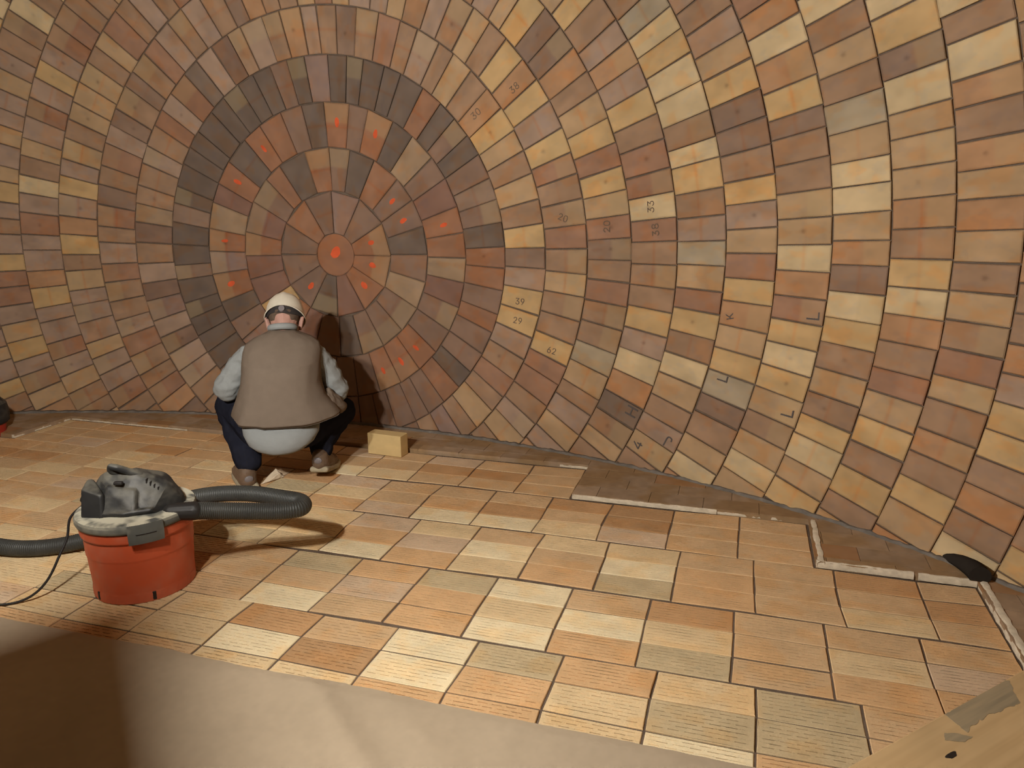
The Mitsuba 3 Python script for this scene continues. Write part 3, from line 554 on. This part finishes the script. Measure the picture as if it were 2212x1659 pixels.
# kick-in notches round the foot and a shallow recess under the latch
foot = (bk.vertices[:, 2] < 0.031) & (np.hypot(bk.vertices[:, 0], bk.vertices[:, 1]) > .15)
bk.vertices[foot, :2] *= (1 + 0.006 * np.sign(np.sin(ang[foot] * 48)))[:, None]
scene['vacuum_cleaner__bucket'] = ply(vac_at(bk), 'orange_plastic', smooth=35)
lab('vacuum_cleaner', 'dusty wet vacuum cleaner with an orange bucket and dark motor head on the checker floor', 'vacuum cleaner')
for a in (math.radians(-108), math.radians(-38)):
    nm = to_tm(rbox(0.012, 0.006, 0.03, .0025)); nm.apply_transform(frame_of(VC + np.array([0.1665 * math.cos(a), 0.1665 * math.sin(a), 0.02]), [-math.sin(a), math.cos(a), 0]))
    add('vacuum_cleaner__castor_slot', ply(nm, 'black_rubber', smooth=30))
lid = lathe([(0.0, zl), (0.186, zl), (0.193, zl + .004), (0.1965, zl + .012), (0.197, zl + .026), (0.193, zl + .034), (0.184, zl + .037), (0.150, zl + .040), (0.0, zl + .046)], 96)
scene['vacuum_cleaner__lid'] = ply(vac_at(lid), 'lid_plastic', smooth=40)
lab('vacuum_cleaner__lid', 'grey lid powdered with dust')
# motor hood: leaning dome set towards the back right of the lid, with moulded cheeks
hz = zl + 0.036
HX, HY = RT * 1.0, np.cross([0, 0, 1.0], RT)         # rough left-right and depth of the hood
def hp(a, b, z): return VC + RT * (a * 1.06) + HY * (b * 1.06 - .016) + np.array([0, 0, hz + (z - hz) * 1.03])
hood = union([hull((hp(-.105, -.035, hz + .02), .035), (hp(-.10, .06, hz + .02), .035), (hp(-.07, -.0, hz + .085), .04), (hp(-.06, .05, hz + .085), .04)),
              hull((hp(-.06, 0, hz + .085), .045), (hp(.01, .01, hz + .088), .046), (hp(.085, .02, hz + .045), .052), (hp(.06, .07, hz + .06), .04), (hp(-.09, .04, hz + .03), .04), (hp(.0, -.05, hz + .03), .035), (hp(.11, .03, hz + .005), .05), (hp(.08, -.045, hz + .005), .03), (hp(-.10, -.03, hz + .005), .03)),
              hull((hp(-.045, -.045, hz + .080), .018), (hp(.03, -.045, hz + .065), .018), (hp(.04, -.080, hz + .02), .016), (hp(-.05, -.088, hz + .01), .016)), hull((hp(-.055, -.09, hz + .012), .010), (hp(.02, -.098, hz + .014), .010), (hp(.09, -.07, hz + .016), .010), (hp(.10, -.05, hz + .0), .012), (hp(-.06, -.08, hz + .0), .012))])
ht = soft(hood, .008, 8); ht.vertices += ht.vertex_normals * (0.004 * (meshkit.fbm(ht.vertices * 38, 3) - .5))[:, None]
scene['vacuum_cleaner__motor_hood'] = ply(ht, 'dark_plastic', smooth=45)
side = soft(hull((hp(-.115, -.085, hz + .005), .012), (hp(-.112, -.07, hz + .085), .012), (hp(-.055, -.095, hz + .005), .012), (hp(-.06, -.08, hz + .07), .012), (hp(-.115, -.03, hz + .095), .016)), .008, 4)
lab(add('vacuum_cleaner__side_cheek', ply(side, 'dark_plastic', smooth=45)), 'moulded corner of the motor head')
hd = union(chain([(hp(-.028, -.0, hz + .112), .012), (hp(-.050, -.02, hz + .140), .0115), (hp(-.042, -.03, hz + .156), .0105), (hp(-.022, -.028, hz + .150), .012), (hp(.005, -.012, hz + .130), .013), (hp(.035, .0, hz + .112), .012)]))
lab(add('vacuum_cleaner__handle', ply(soft(hd, .006, 5), 'dark_plastic', smooth=45)), 'bent carrying handle on top')
sw = to_tm(rbox(.03, .016, .012, .004)); sw.apply_transform(frame_of(hp(-.012, -.052, hz + .105), RT)); add('vacuum_cleaner__switch', ply(sw, 'black_rubber', smooth=30))
for i in range(4):
    vs = to_tm(rbox(.004, .02, .016, .0015)); vs.apply_transform(frame_of(hp(.062 + .012 * i, -.012, hz + .098 - .0095 * i), RT)); add('vacuum_cleaner__vent_slot', ply(vs, 'black_rubber', smooth=30))
# latch on the front of the lid
la = 0.07 + math.atan2((np.array([-6.62, 6.55]) - np.array([-7.33, 7.225]))[1], (np.array([-6.62, 6.55]) - np.array([-7.33, 7.225]))[0])
er = np.array([math.cos(la), math.sin(la), 0]); et = np.array([-math.sin(la), math.cos(la), 0])
def arc_plate(r0, r1, z0, z1, w, bow=0.0):
    aa = np.linspace(-w, w, 9); P = []
    for rr_, zz in ((r0, z1), (r1, z1 - .004), (r1 + bow, (z0 + z1) / 2), (r1, z0), (r0, z0)): P.append([[VC[0] + rr_ * math.cos(la + t), VC[1] + rr_ * math.sin(la + t), zz] for t in aa])
    P = np.array(P); ixx = np.arange(45).reshape(5, 9); qq = np.stack([ixx, np.roll(ixx, -1, 0)], -1)
    F = [[ixx[i, j], ixx[i, j + 1], ixx[(i + 1) % 5, j + 1], ixx[(i + 1) % 5, j]] for i in range(5) for j in range(8)]
    F = [f for f in F]; tri = np.vstack([np.array(F)[:, [0, 1, 2]], np.array(F)[:, [0, 2, 3]]] + [[[ixx[0, e], ixx[i, e], ixx[i + 1, e]] for i in (1, 2, 3)] for e in (0, 8)])
    t = trimesh.Trimesh(P.reshape(-1, 3), tri, process=False); trimesh.repair.fix_normals(t); return t
lk = add('vacuum_cleaner__latch', ply(arc_plate(.185, .207, zl - .030, zl + .043, .27, .004), 'lid_plastic', smooth=30)); lab(lk, 'broad clip holding the lid on')
add(lk + '__grip_slot', ply(arc_plate(.2, .2122, zl + .004, zl + .010, .15), 'black_rubber', smooth=30))
# hose: from the inlet on the right, out in a loop, back behind the bucket and away to the left
ia = math.radians(-3)
inlet = hull((VC + np.array([.155, -.004, .292]), .030), (tu(-6.52, 7.33, .290), .0335))
lab(add('vacuum_cleaner__inlet', ply(soft(inlet, .007, 2), 'black_rubber', smooth=40)), 'hose socket on the side')
hs = [tu(-6.50, 7.34, .290), tu(-6.34, 7.56, .270), tu(-5.94, 7.85, .248), tu(-5.66, 8.04, .238), tu(-5.53, 8.20, .236), tu(-5.62, 8.36, .235), tu(-5.90, 8.43, .234), tu(-6.37, 8.46, .234), tu(-6.79, 8.42, .23), tu(-7.25, 8.32, .215), tu(-7.8, 8.2, .165), tu(-8.35, 8.0, .095), tu(-8.85, 7.72, .045), tu(-9.3, 7.42, .034), tu(-9.9, 7.28, .034), tu(-10.6, 7.42, .034), tu(-11.4, 7.8, .034)]
scene['vacuum_cleaner__hose'] = ply(tube_mesh(hs, .0305, 18, ribs=.0013, pitch=.0075, step=.0019), 'hose_plastic', smooth=True)
lab('vacuum_cleaner__hose', 'grey ribbed suction hose looping out to the right and back')
cb = [hp(-.10, -.02, hz + .09), hp(-.135, -.06, hz + .05), tu(-7.97, 7.0, .30), tu(-8.10, 6.92, .262), tu(-8.13, 6.86, .20), tu(-8.15, 6.72, .14), tu(-8.19, 6.60, .085), tu(-8.28, 6.46, .035), tu(-8.42, 6.33, .009), tu(-8.62, 6.18, .007), tu(-9.1, 6.03, .016)]
scene['vacuum_cleaner__power_cord'] = ply(tube_mesh(cb, .0042, 8, step=.008), 'black_rubber', smooth=True)
lab('vacuum_cleaner__power_cord', 'thin black power cord')

# ---------------------------------------------------------------- small loose things
b = to_tm(rbox(0.206, 0.078, 0.118, .004)); b.apply_transform(frame_of(tu(-6.545, 12.80, .0605), [1, -.08, 0]))
scene['fire_brick'] = ply(b, 'block_clay', smooth=30)
lab('fire_brick', 'loose yellowish fireclay brick standing on edge beside the crouching man', 'brick')
r = np.random.default_rng(4); pp = []
for x, y, z in ((-7.97, 10.66, .004), (-7.86, 10.82, .012), (-7.82, 11.0, .030), (-7.92, 11.05, .046), (-7.98, 11.12, .018), (-8.05, 10.95, .008), (-7.78, 11.08, .004)): pp.append(tu(x, y, z))
pt = trimesh.convex.convex_hull(np.vstack([np.array(pp), np.array(pp) - [0, 0, .002]])); pt = pt.subdivide().subdivide(); pt.vertices += (meshkit.noise(pt.vertices[:, None, :] * 90 + np.array([[0, 0, 0], [50, 0, 0], [0, 50, 0]])) - .5) * .008; pt.vertices[:, 2] = np.maximum(pt.vertices[:, 2], .001)
scene['paper_scrap'] = ply(pt, 'paper')
lab('paper_scrap', 'crumpled pale scrap lying between the crouching man\'s feet', 'scrap')
# dark offcut at the right end of the ledge
dp = [tu(2.55, 10.93, .025), tu(2.74, 10.80, .029), tu(2.92, 10.58, .035), tu(3.05, 10.33, .041), tu(3.10, 10.08, .044)]
oc = tube_mesh(dp, .02, 14, step=.008, rad=[.002, .014, .026, .034, .036]); oc.vertices[:, 2] = np.maximum(oc.vertices[:, 2], LEDGE + .004)
scene['rubber_offcut'] = ply(oc, 'dark_rubber', smooth=35)
lab('rubber_offcut', 'curved dark offcut lying in the corner at the right end of the ledge', 'offcut')
# bucket at the very edge on the left
bc = tu(-15.52, 11.52, 0)
rb = lathe([(0, .004), (.100, .004), (.105, 0), (.112, .06), (.118, .07), (.0, .07)], 48); rb.apply_translation(bc); rb2 = lathe([(0, .07), (.118, .07), (.134, .085), (.138, .14), (.130, .19), (.11, .215), (.10, .225), (.09, .24), (.08, .26), (0, .265)], 48); rb2.apply_translation(bc)
scene['canister__base'] = ply(rb, 'red_plastic', smooth=35); scene['canister__body'] = ply(rb2, 'dark_plastic', smooth=35)
lab('canister', 'dark canister with a red base at the left edge of the floor', 'canister'); lab('canister__base', 'red base')

# ---------------------------------------------------------------- the crouching man
MO = np.array([-2.07, 2.947, 0]); maz = math.radians(-30)
MM = np.eye(4); MM[:3, 0] = [math.cos(maz), -math.sin(maz), 0]; MM[:3, 1] = [math.sin(maz), math.cos(maz), 0]; MM[:3, 3] = MO
def man(key, t, mat, smooth=50, label=None):
    t = t.copy(); t.apply_transform(MM); k = add(key, ply(t, mat, smooth=smooth))
    if label: lab(k, label)
    return k
P = lambda *x: np.array(x, float)
hipL, hipR, kneeL, kneeR, ankL, ankR = P(-.09, -.02, .29), P(.10, -.02, .285), P(-.262, .34, .335), P(.285, .36, .262), P(-.160, .035, .115), P(.170, .10, .125)
shL, shR, elL, elR, wrL, wrR = P(-.120, .15, .655), P(.178, .155, .645), P(-.240, .20, .462), P(.262, .22, .420), P(-.10, .44, .31), P(.13, .46, .27)
neck, headc = P(.034, .185, .712), P(.042, .262, .745)
body = []
body += [hull((P(-.06, .0, .31), .085), (P(.07, .0, .31), .085), (P(.02, .04, .45), .09)), hull((P(-.04, .03, .45), .105), (P(.08, .03, .45), .105), (P(-.06, .12, .62), .085), (P(.12, .12, .61), .085)), hull((shL + P(.03, 0, -.02), .04), (shR + P(-.03, 0, -.02), .04), (P(.03, .10, .60), .09)), hull((P(.033, .14, .68), .055), (neck, .052), (headc - P(0, .03, .02), .055))]
body += chain([(hipL + P(0, .03, 0), .075), (kneeL, .055), (ankL, .042)]) + chain([(hipR + P(0, .03, 0), .075), (kneeR, .055), (ankR, .042)])
body += chain([(shL + P(.02, 0, -.02), .036), (elL, .034), (wrL, .028)]) + chain([(shR + P(-.02, 0, -.02), .036), (elR, .034), (wrR, .028)])
for ank, fw_ in ((ankL, P(-.35, .94, 0)), (ankR, P(.30, .95, 0))):
    body += [hull((ank, .036), (P(ank[0], ank[1], .06 if ank is ankL else .085) - fw_ * .012, .026), (P(ank[0], ank[1], .045) + fw_ * .12, .022))]
# head: tipped forward, with nose, brow, chin and ears
hf = P(.06, .80, -.60); hf /= np.linalg.norm(hf); hr = P(1, -.08, 0); hr -= hf * (hf @ hr); hr /= np.linalg.norm(hr); hu = np.cross(hr, hf)
H = lambda a, b, z: headc + hr * a + hf * b + hu * z
body += [hull((H(0, -.025, .03), .072), (H(0, .02, .035), .070), (H(0, -.03, -.03), .055), (H(0, .05, -.055), .038), (H(0, .07, .01), .035)), hull((H(0, .105, -.005), .010), (H(0, .118, -.022), .011), (H(0, .09, .025), .012)), hull((H(-.02, .085, -.06), .012), (H(.02, .085, -.06), .012)), hull((H(-.035, .082, .03), .012), (H(.035, .082, .03), .012))]
for s in (-1, 1): body += [hull((H(.078 * s, -.012, .005), .010), (H(.086 * s, -.022, .025), .009), (H(.076 * s, -.008, -.028), .007)), hull((H(.078 * s, -.012, .005), .010), (H(.076 * s, -.008, -.028), .007), (H(.072 * s, .0, .0), .008))]
# hands: palm, four fingers of different length, thumb from the side of the palm
def hand(wr, d, up, side):
    d = d / np.linalg.norm(d); x = np.cross(d, up); x /= np.linalg.norm(x); up = np.cross(x, d); out = []
    A = lambda a, b, c: wr + d * a + x * b + up * c
    out.append(hull((wr, .025), (A(.04, -.022, 0), .014), (A(.04, .022, 0), .014))); out.append(hull((A(.035, -.026, 0), .014), (A(.085, -.030, -.002), .0115), (A(.085, .030, -.002), .0115), (A(.035, .024, 0), .014)))
    for b, l, c in ((-.030, .060, .012), (-.0105, .072, .009), (.0105, .068, .010), (.030, .054, .014)):
        out += chain([(A(.083, b, -.002), .0095), (A(.083 + l * .45, b * 1.08, -.008 - c * .4), .0088), (A(.083 + l * .78, b * 1.1, -.022 - c), .0080), (A(.083 + l * .93, b * 1.1, -.038 - c), .0072)], 10)
    out += chain([(A(.03, side * .024, -.004), .0125), (A(.055, side * .050, -.014), .0105), (A(.085, side * .058, -.026), .0090), (A(.103, side * .054, -.034), .0078)], 10)
    return out
body += hand(wrL, P(.15, .55, -.75), P(.2, .75, .55), 1) + hand(wrR, P(-.15, .5, -.8), P(-.2, .75, .5), -1)
man('person__body', soft(union(body), .0085, 6), 'skin')
lab('person', 'man in a tan vest and white hard hat crouching with his back turned', 'person')
for s in (-1, 1):
    e = trimesh.creation.icosphere(2, .0115); e.apply_translation(H(.030 * s, .092, .012)); k = man('person__eye', e, 'eye_white')
    e = trimesh.creation.icosphere(2, .0055); e.apply_translation(H(.030 * s, .1005, .011)); man(k + '__pupil', e, 'black_rubber')
# short hair at the sides and back of the head
hair = m3.Manifold.batch_hull([sph(H(0, -.03, .035), .0765), sph(H(0, .02, .045), .0745)]) - m3.Manifold.batch_hull([sph(H(0, .10, -.03), .10), sph(H(0, .06, -.11), .09)]) - hull((H(-.1, -.13, -.03), .06), (H(.1, -.13, -.03), .06))
man('person__hair', soft(hair, .008, 3), 'hair', label='short dark hair below the hat')
# shirt: sleeves, collar, tail
def wrinkled(t, amp, f, seed, stretch=(1, 1, 1)):
    t.vertices += t.vertex_normals * (amp * (meshkit.fbm(t.vertices * np.array(stretch) * f + seed, 3) - .5))[:, None]; return t
for sh, el, wr, sd in ((shL, elL, wrL, 0), (shR, elR, wrR, 5)):
    out = P(-1, 0, 0) if sd == 0 else P(1, 0, 0)
    bulge = out * .0
    sl = chain([(sh + P(0, -.01, -.02), .050), (sh * .55 + el * .45 + out * .004, .060), (el + out * .004 + P(0, -.02, 0), .066), (el + P(0, .05, -.01), .054), (wr * .85 + el * .15, .042)])
    t = wrinkled(soft(union(sl), .010, 8), .022, 22, sd, (1, 1, 1.6)); man('person__sleeve', t, 'shirt_cloth', label='rumpled off-white shirt sleeve')
tail = [(P(.004, -.085, .202), .02, .03), (P(.004, -.078, .206), .075, .070), (P(.005, -.068, .218), .112, .095), (P(.007, -.054, .245), .150, .118), (P(.008, -.035, .285), .174, .128), (P(.010, -.01, .325), .178, .124), (P(.014, .03, .36), .165, .11), (P(.018, .05, .42), .15, .10), (P(.02, .06, .48), .12, .09)]
t = wrinkled(loft(tail, 56, p=2.1), .010, 16, 3, (1, 1, 2.2)); man('person__shirt_tail', t, 'shirt_cloth', label='white shirt hanging out below the vest')
th = np.linspace(0, 2 * np.pi, 40); col = [neck + P(.002, -.006, .021) + P(.056 * math.cos(x), .050 * math.sin(x), .012 - .016 * math.sin(x)) for x in th]
ct = tube_mesh(col, .016, 10, step=.006); ct.vertices[:, 2] = (ct.vertices[:, 2] - ct.vertices[:, 2].mean()) * 1.0 + ct.vertices[:, 2].mean(); man('person__collar', ct, 'shirt_cloth', label='pale collar')
# vest
vr = [(P(.034, .03, .345), .242, .176, -.012), (P(.030, .038, .358), .248, .184, -.010), (P(.024, .055, .385), .232, .180, .012), (P(.015, .07, .44), .202, .176, .006), (P(.017, .085, .505), .186, .170), (P(.022, .10, .575), .182, .160), (P(.024, .108, .592), .182, .158), (P(.025, .110, .598), .183, .161), (P(.030, .128, .645), .182, .140), (P(.032, .142, .680), .172, .112), (P(.032, .152, .702), .140, .092), (P(.031, .158, .718), .104, .078), (P(.031, .165, .730), .072, .066), (P(.033, .172, .742), .058, .056)]
t = loft(vr, 72, p=2.25); z = t.vertices[:, 2]
low = np.clip((.46 - z) / .12, 0, 1); a_ = np.arctan2(t.vertices[:, 1], t.vertices[:, 0])
rad = t.vertices[:, :2] - np.array([.025, .06]); rad /= np.linalg.norm(rad, axis=1, keepdims=True) + 1e-9
t.vertices[:, :2] += rad * (low * (.010 * np.sin(a_ * 7 + 1.0) * (np.abs(np.cos(a_)) ** 2)))[:, None]
wrinkled(t, .014, 10, 8, (1.6, 1.6, .7)); wrinkled(t, .006, 30, 2, (1.2, 1.2, .8))
seam = np.exp(-((t.vertices[:, 2] - .595 + .015 * (t.vertices[:, 0] / .18) ** 2) / .004) ** 2); t.vertices += t.vertex_normals * (.003 * seam)[:, None]
man('person__vest', t, 'vest_cloth', label='sleeveless tan work vest')
# gathered vest pocket flap over the right thigh
fl_ = wrinkled(soft(union([hull((P(.245, .06, .385), .03), (P(.29, .12, .352), .028), (P(.20, -.03, .352), .03), (P(.235, .10, .42), .03))]), .009, 5), .03, 26, 4); man('person__vest_pocket', fl_, 'vest_cloth', label='bunched pocket of the vest on the right hip')
# trousers
tr = [hull((P(-.06, -.02, .305), .098), (P(.075, -.02, .30), .098), (P(.01, .02, .35), .11))] + chain([(P(-.085, .0, .285), .095), (kneeL, .078)]) + chain([(kneeL, .076), (ankL + P(-.01, .02, .05), .068), (ankL + P(.0, -.002, .015), .062)]) + chain([(P(.10, .0, .28), .095), (kneeR, .078)]) + chain([(kneeR, .076), (ankR + P(.01, .02, .055), .066), (ankR + P(.01, .0, .02), .058)])
man('person__trousers', wrinkled(soft(union(tr), .011, 7), .018, 18, 6), 'jeans_cloth', label='dark blue trousers')
# shoes
def shoe(heel, toe_dir, lift, sd):
    d = toe_dir / np.linalg.norm(toe_dir); x = P(d[1], -d[0], 0); A = lambda a, b, z: heel + d * a + x * b + P(0, 0, z + lift * max(0, 1 - a / .17))
    up = hull((A(.035, 0, .085), .040), (A(.035, 0, .05), .042), (A(.10, 0, .07), .040)); up2 = hull((A(.035, 0, .045), .042), (A(.13, .0, .045), .042), (A(.215, -.004, .036), .036)); up3 = hull((A(.03, 0, .045), .04), (A(.10, 0, .075), .04), (A(.14, 0, .05), .042))
    k = man('person__shoe', wrinkled(soft(union([up, up2, up3]), .008, 4), .006, 40, sd), 'shoe_leather', label='scuffed brown work shoe')
    out = []
    for a, b in ((.0, .10), (.09, .19), (.17, .25)):
        out.append(hull(*[((A(aa, bb, .016)), .016) for aa in (a + .008, b - .008) for bb in (-.032 if aa < .2 else -.024, .032 if aa < .2 else .024)], n=10))
    ks = man(k + '__sole', soft(union(out), .009, 3), 'shoe_sole'); lab(ks, 'dusty pale sole')
    heelpatch = trimesh.creation.icosphere(2, .021); heelpatch.vertices *= [1, .35, .8]; heelpatch.apply_transform(frame_of(A(-.004, 0, .062), x)); man(k + '__heel_patch', heelpatch, 'grey_plastic', label='round heel patch')
shoe(P(-.158, -.03, .0), P(-.30, .95, 0), .0, 1); shoe(P(.163, .025, .0), P(.28, .96, 0), .045, 2)
# hard hat: tipped with the head; shell with brim, dark band and ratchet knob at the nape
hc = headc + hu * .058 - hf * .002; HS = .89
tilt = math.radians(14); hu2 = hu * math.cos(tilt) - hf * math.sin(tilt) if False else hu; HMt = np.eye(4); HMt[:3, 0], HMt[:3, 1], HMt[:3, 2], HMt[:3, 3] = hr * HS, hf * HS, hu * .97, hc
prof_h = [(.1105, -.030), (.113, -.026), (.112, -.021), (.105, -.016), (.1035, .0), (.100, .03), (.089, .062), (.068, .088), (.04, .103), (.012, .108), (.0, .108)]
inner = [(.0, .103), (.04, .098), (.066, .083), (.086, .058), (.0965, .03), (.1, .0), (.101, -.018), (.1085, -.0295), (.1105, -.030)]
sh_ = lathe(inner + prof_h[1:], 64); ca = np.arctan2(sh_.vertices[:, 1], sh_.vertices[:, 0])
sh_.vertices[:, 1] *= 1.13; lowm = np.clip((.0 - sh_.vertices[:, 2]) / .03, 0, 1); sh_.vertices[:, 1] += lowm * .035 * np.clip(np.sin(ca), 0, 1) ** 2; sh_.vertices[:, 2] += lowm * (.022 * np.clip(-np.sin(ca), 0, 1) ** 2)
rid = np.exp(-(sh_.vertices[:, 0] / .014) ** 2) * np.clip((sh_.vertices[:, 2] - .02) / .05, 0, 1); sh_.vertices[:, 2] += rid * .006
sh_.apply_transform(HMt); hk = man('person__hard_hat', sh_, 'hat_shell', 40, 'white hard hat')
bandp = []
for x in np.linspace(math.radians(180), math.radians(360), 26):
    bandp.append([(.095 * math.cos(x), .110 * math.sin(x), z0 + .004 * math.cos(x * 3)) for z0 in (-.044 + .010 * math.cos(x) ** 2, -.006)])
bp = np.array(bandp); ixx = np.arange(52).reshape(26, 2); qq = np.stack([ixx[:-1, 0], ixx[1:, 0], ixx[1:, 1], ixx[:-1, 1]], -1)
bo = bp * [1.04, 1.04, 1]; Vb = np.vstack([bp.reshape(-1, 3), bo.reshape(-1, 3)]); Fq = np.vstack([qq[:, ::-1], qq + 52, np.stack([ixx[:-1, 0] + 52, ixx[1:, 0] + 52, ixx[1:, 0], ixx[:-1, 0]], -1)[:, ::-1], np.stack([ixx[:-1, 1] + 52, ixx[1:, 1] + 52, ixx[1:, 1], ixx[:-1, 1]], -1)])
bm = trimesh.Trimesh(Vb, np.vstack([Fq[:, [0, 1, 2]], Fq[:, [0, 2, 3]]]), process=False); bm.apply_transform(HMt)
man(hk + '__headband', bm, 'hat_band', 40, 'black headband at the nape')
kb = trimesh.creation.cylinder(.016, .014, sections=24); kb.apply_transform(frame_of([0, -.119, -.026], [1, 0, 0], ez=[0, -1, 0])); kb.apply_transform(HMt); man(hk + '__ratchet_knob', kb, 'grey_plastic', 30, 'grey ratchet knob')

# ---------------------------------------------------------------- twin work lamp on a tripod, outside the frame
foot = np.array([LAMP[0], LAMP[1], 0])
def rod(a, b, r): return tube_mesh([a, (np.asarray(a) + b) / 2, b], r, 10, step=.05)
scene['work_lamp__pole'] = ply(rod(foot + [0, 0, .25], LAMP - [0, 0, .10], .014), 'black_metal', smooth=40)
for i in range(3):
    a = math.radians(270 + 120 * i); add('work_lamp__leg', ply(rod(foot + [0, 0, .50], foot + [.25 * math.cos(a), .25 * math.sin(a), .012], .011), 'black_metal', smooth=40))
cx = np.array([math.cos(math.radians(24)), -math.sin(math.radians(24)), 0])
scene['work_lamp__crossbar'] = ply(rod(LAMP - [0, 0, .10] - cx * .2, LAMP - [0, 0, .10] + cx * .2, .012), 'black_metal', smooth=40)
for off_, az_, el_, rad_ in LAMP_HEADS:
    a, e = math.radians(az_), math.radians(el_); d = np.array([math.sin(a) * math.cos(e), math.cos(a) * math.cos(e), math.sin(e)])
    x = np.cross([0, 0, 1.0], d); x /= np.linalg.norm(x); Mh = np.eye(4); Mh[:3, 0], Mh[:3, 1], Mh[:3, 2], Mh[:3, 3] = x, np.cross(d, x), d, LAMP + cx * off_
    hs_ = to_tm(rbox(.20, .15, .09, .01) - m3.Manifold.cube([.18, .13, .09], True).translate([0, 0, .045])); hs_.apply_transform(Mh); k = add('work_lamp__head', ply(hs_, 'lamp_housing', smooth=30))
    g = trimesh.Trimesh([[-.075, -.02, .0], [.075, -.02, .0], [.075, .02, .0], [-.075, .02, .0]], [[0, 1, 2], [0, 2, 3]], process=False); g.apply_translation([0, 0, .020]); g.apply_transform(Mh)
    add(k + '__halogen_tube', ply(g, 'hat_shell', emitter={'type': 'area', 'radiance': rgb(*(LAMP_COLOUR * rad_))}))
    br = rod(Mh[:3, 3] - [0, 0, .05], LAMP + cx * off_ - [0, 0, .10], .010); add(k + '__bracket', ply(br, 'black_metal', smooth=40))

# added fill lamp behind the viewer, bounced off the vault to lift the ambient
F2 = np.array([-1.2, -2.4, 0]); L2p = F2 + [0, 0, 1.5]
scene['added_fill_lamp__pole'] = ply(rod(F2 + [0, 0, .25], L2p - [0, 0, .08], .014), 'black_metal', smooth=40)
for i in range(3):
    a = math.radians(270 + 120 * i); add('added_fill_lamp__leg', ply(rod(F2 + [0, 0, .50], F2 + [.3 * math.cos(a), .3 * math.sin(a), .012], .011), 'black_metal', smooth=40))
d = np.array([-.25, -.45, .85]); d /= np.linalg.norm(d); x = np.cross([0, 0, 1.0], d); x /= np.linalg.norm(x); Mh = np.eye(4); Mh[:3, 0], Mh[:3, 1], Mh[:3, 2], Mh[:3, 3] = x, np.cross(d, x), d, L2p
hs_ = to_tm(rbox(.20, .15, .09, .01) - m3.Manifold.cube([.18, .13, .09], True).translate([0, 0, .045])); hs_.apply_transform(Mh); scene['added_fill_lamp__head'] = ply(hs_, 'lamp_housing', smooth=30)
g = trimesh.Trimesh([[-.075, -.02, .0], [.075, -.02, .0], [.075, .02, .0], [-.075, .02, .0]], [[0, 1, 2], [0, 2, 3]], process=False); g.apply_translation([0, 0, .014]); g.apply_transform(Mh)
scene['added_fill_lamp__head__halogen_tube'] = ply(g, 'hat_shell', emitter={'type': 'area', 'radiance': rgb(*(np.array([1.0, .97, .93]) * FILL))})
lab('added_fill_lamp', 'added fill lamp on a black tripod behind the viewer, turned up at the brick vault for soft bounce light', 'work lamp')
lab('work_lamp', 'twin flood lamp on a black tripod, out of view on the left, lighting the wall and floor', 'work lamp')
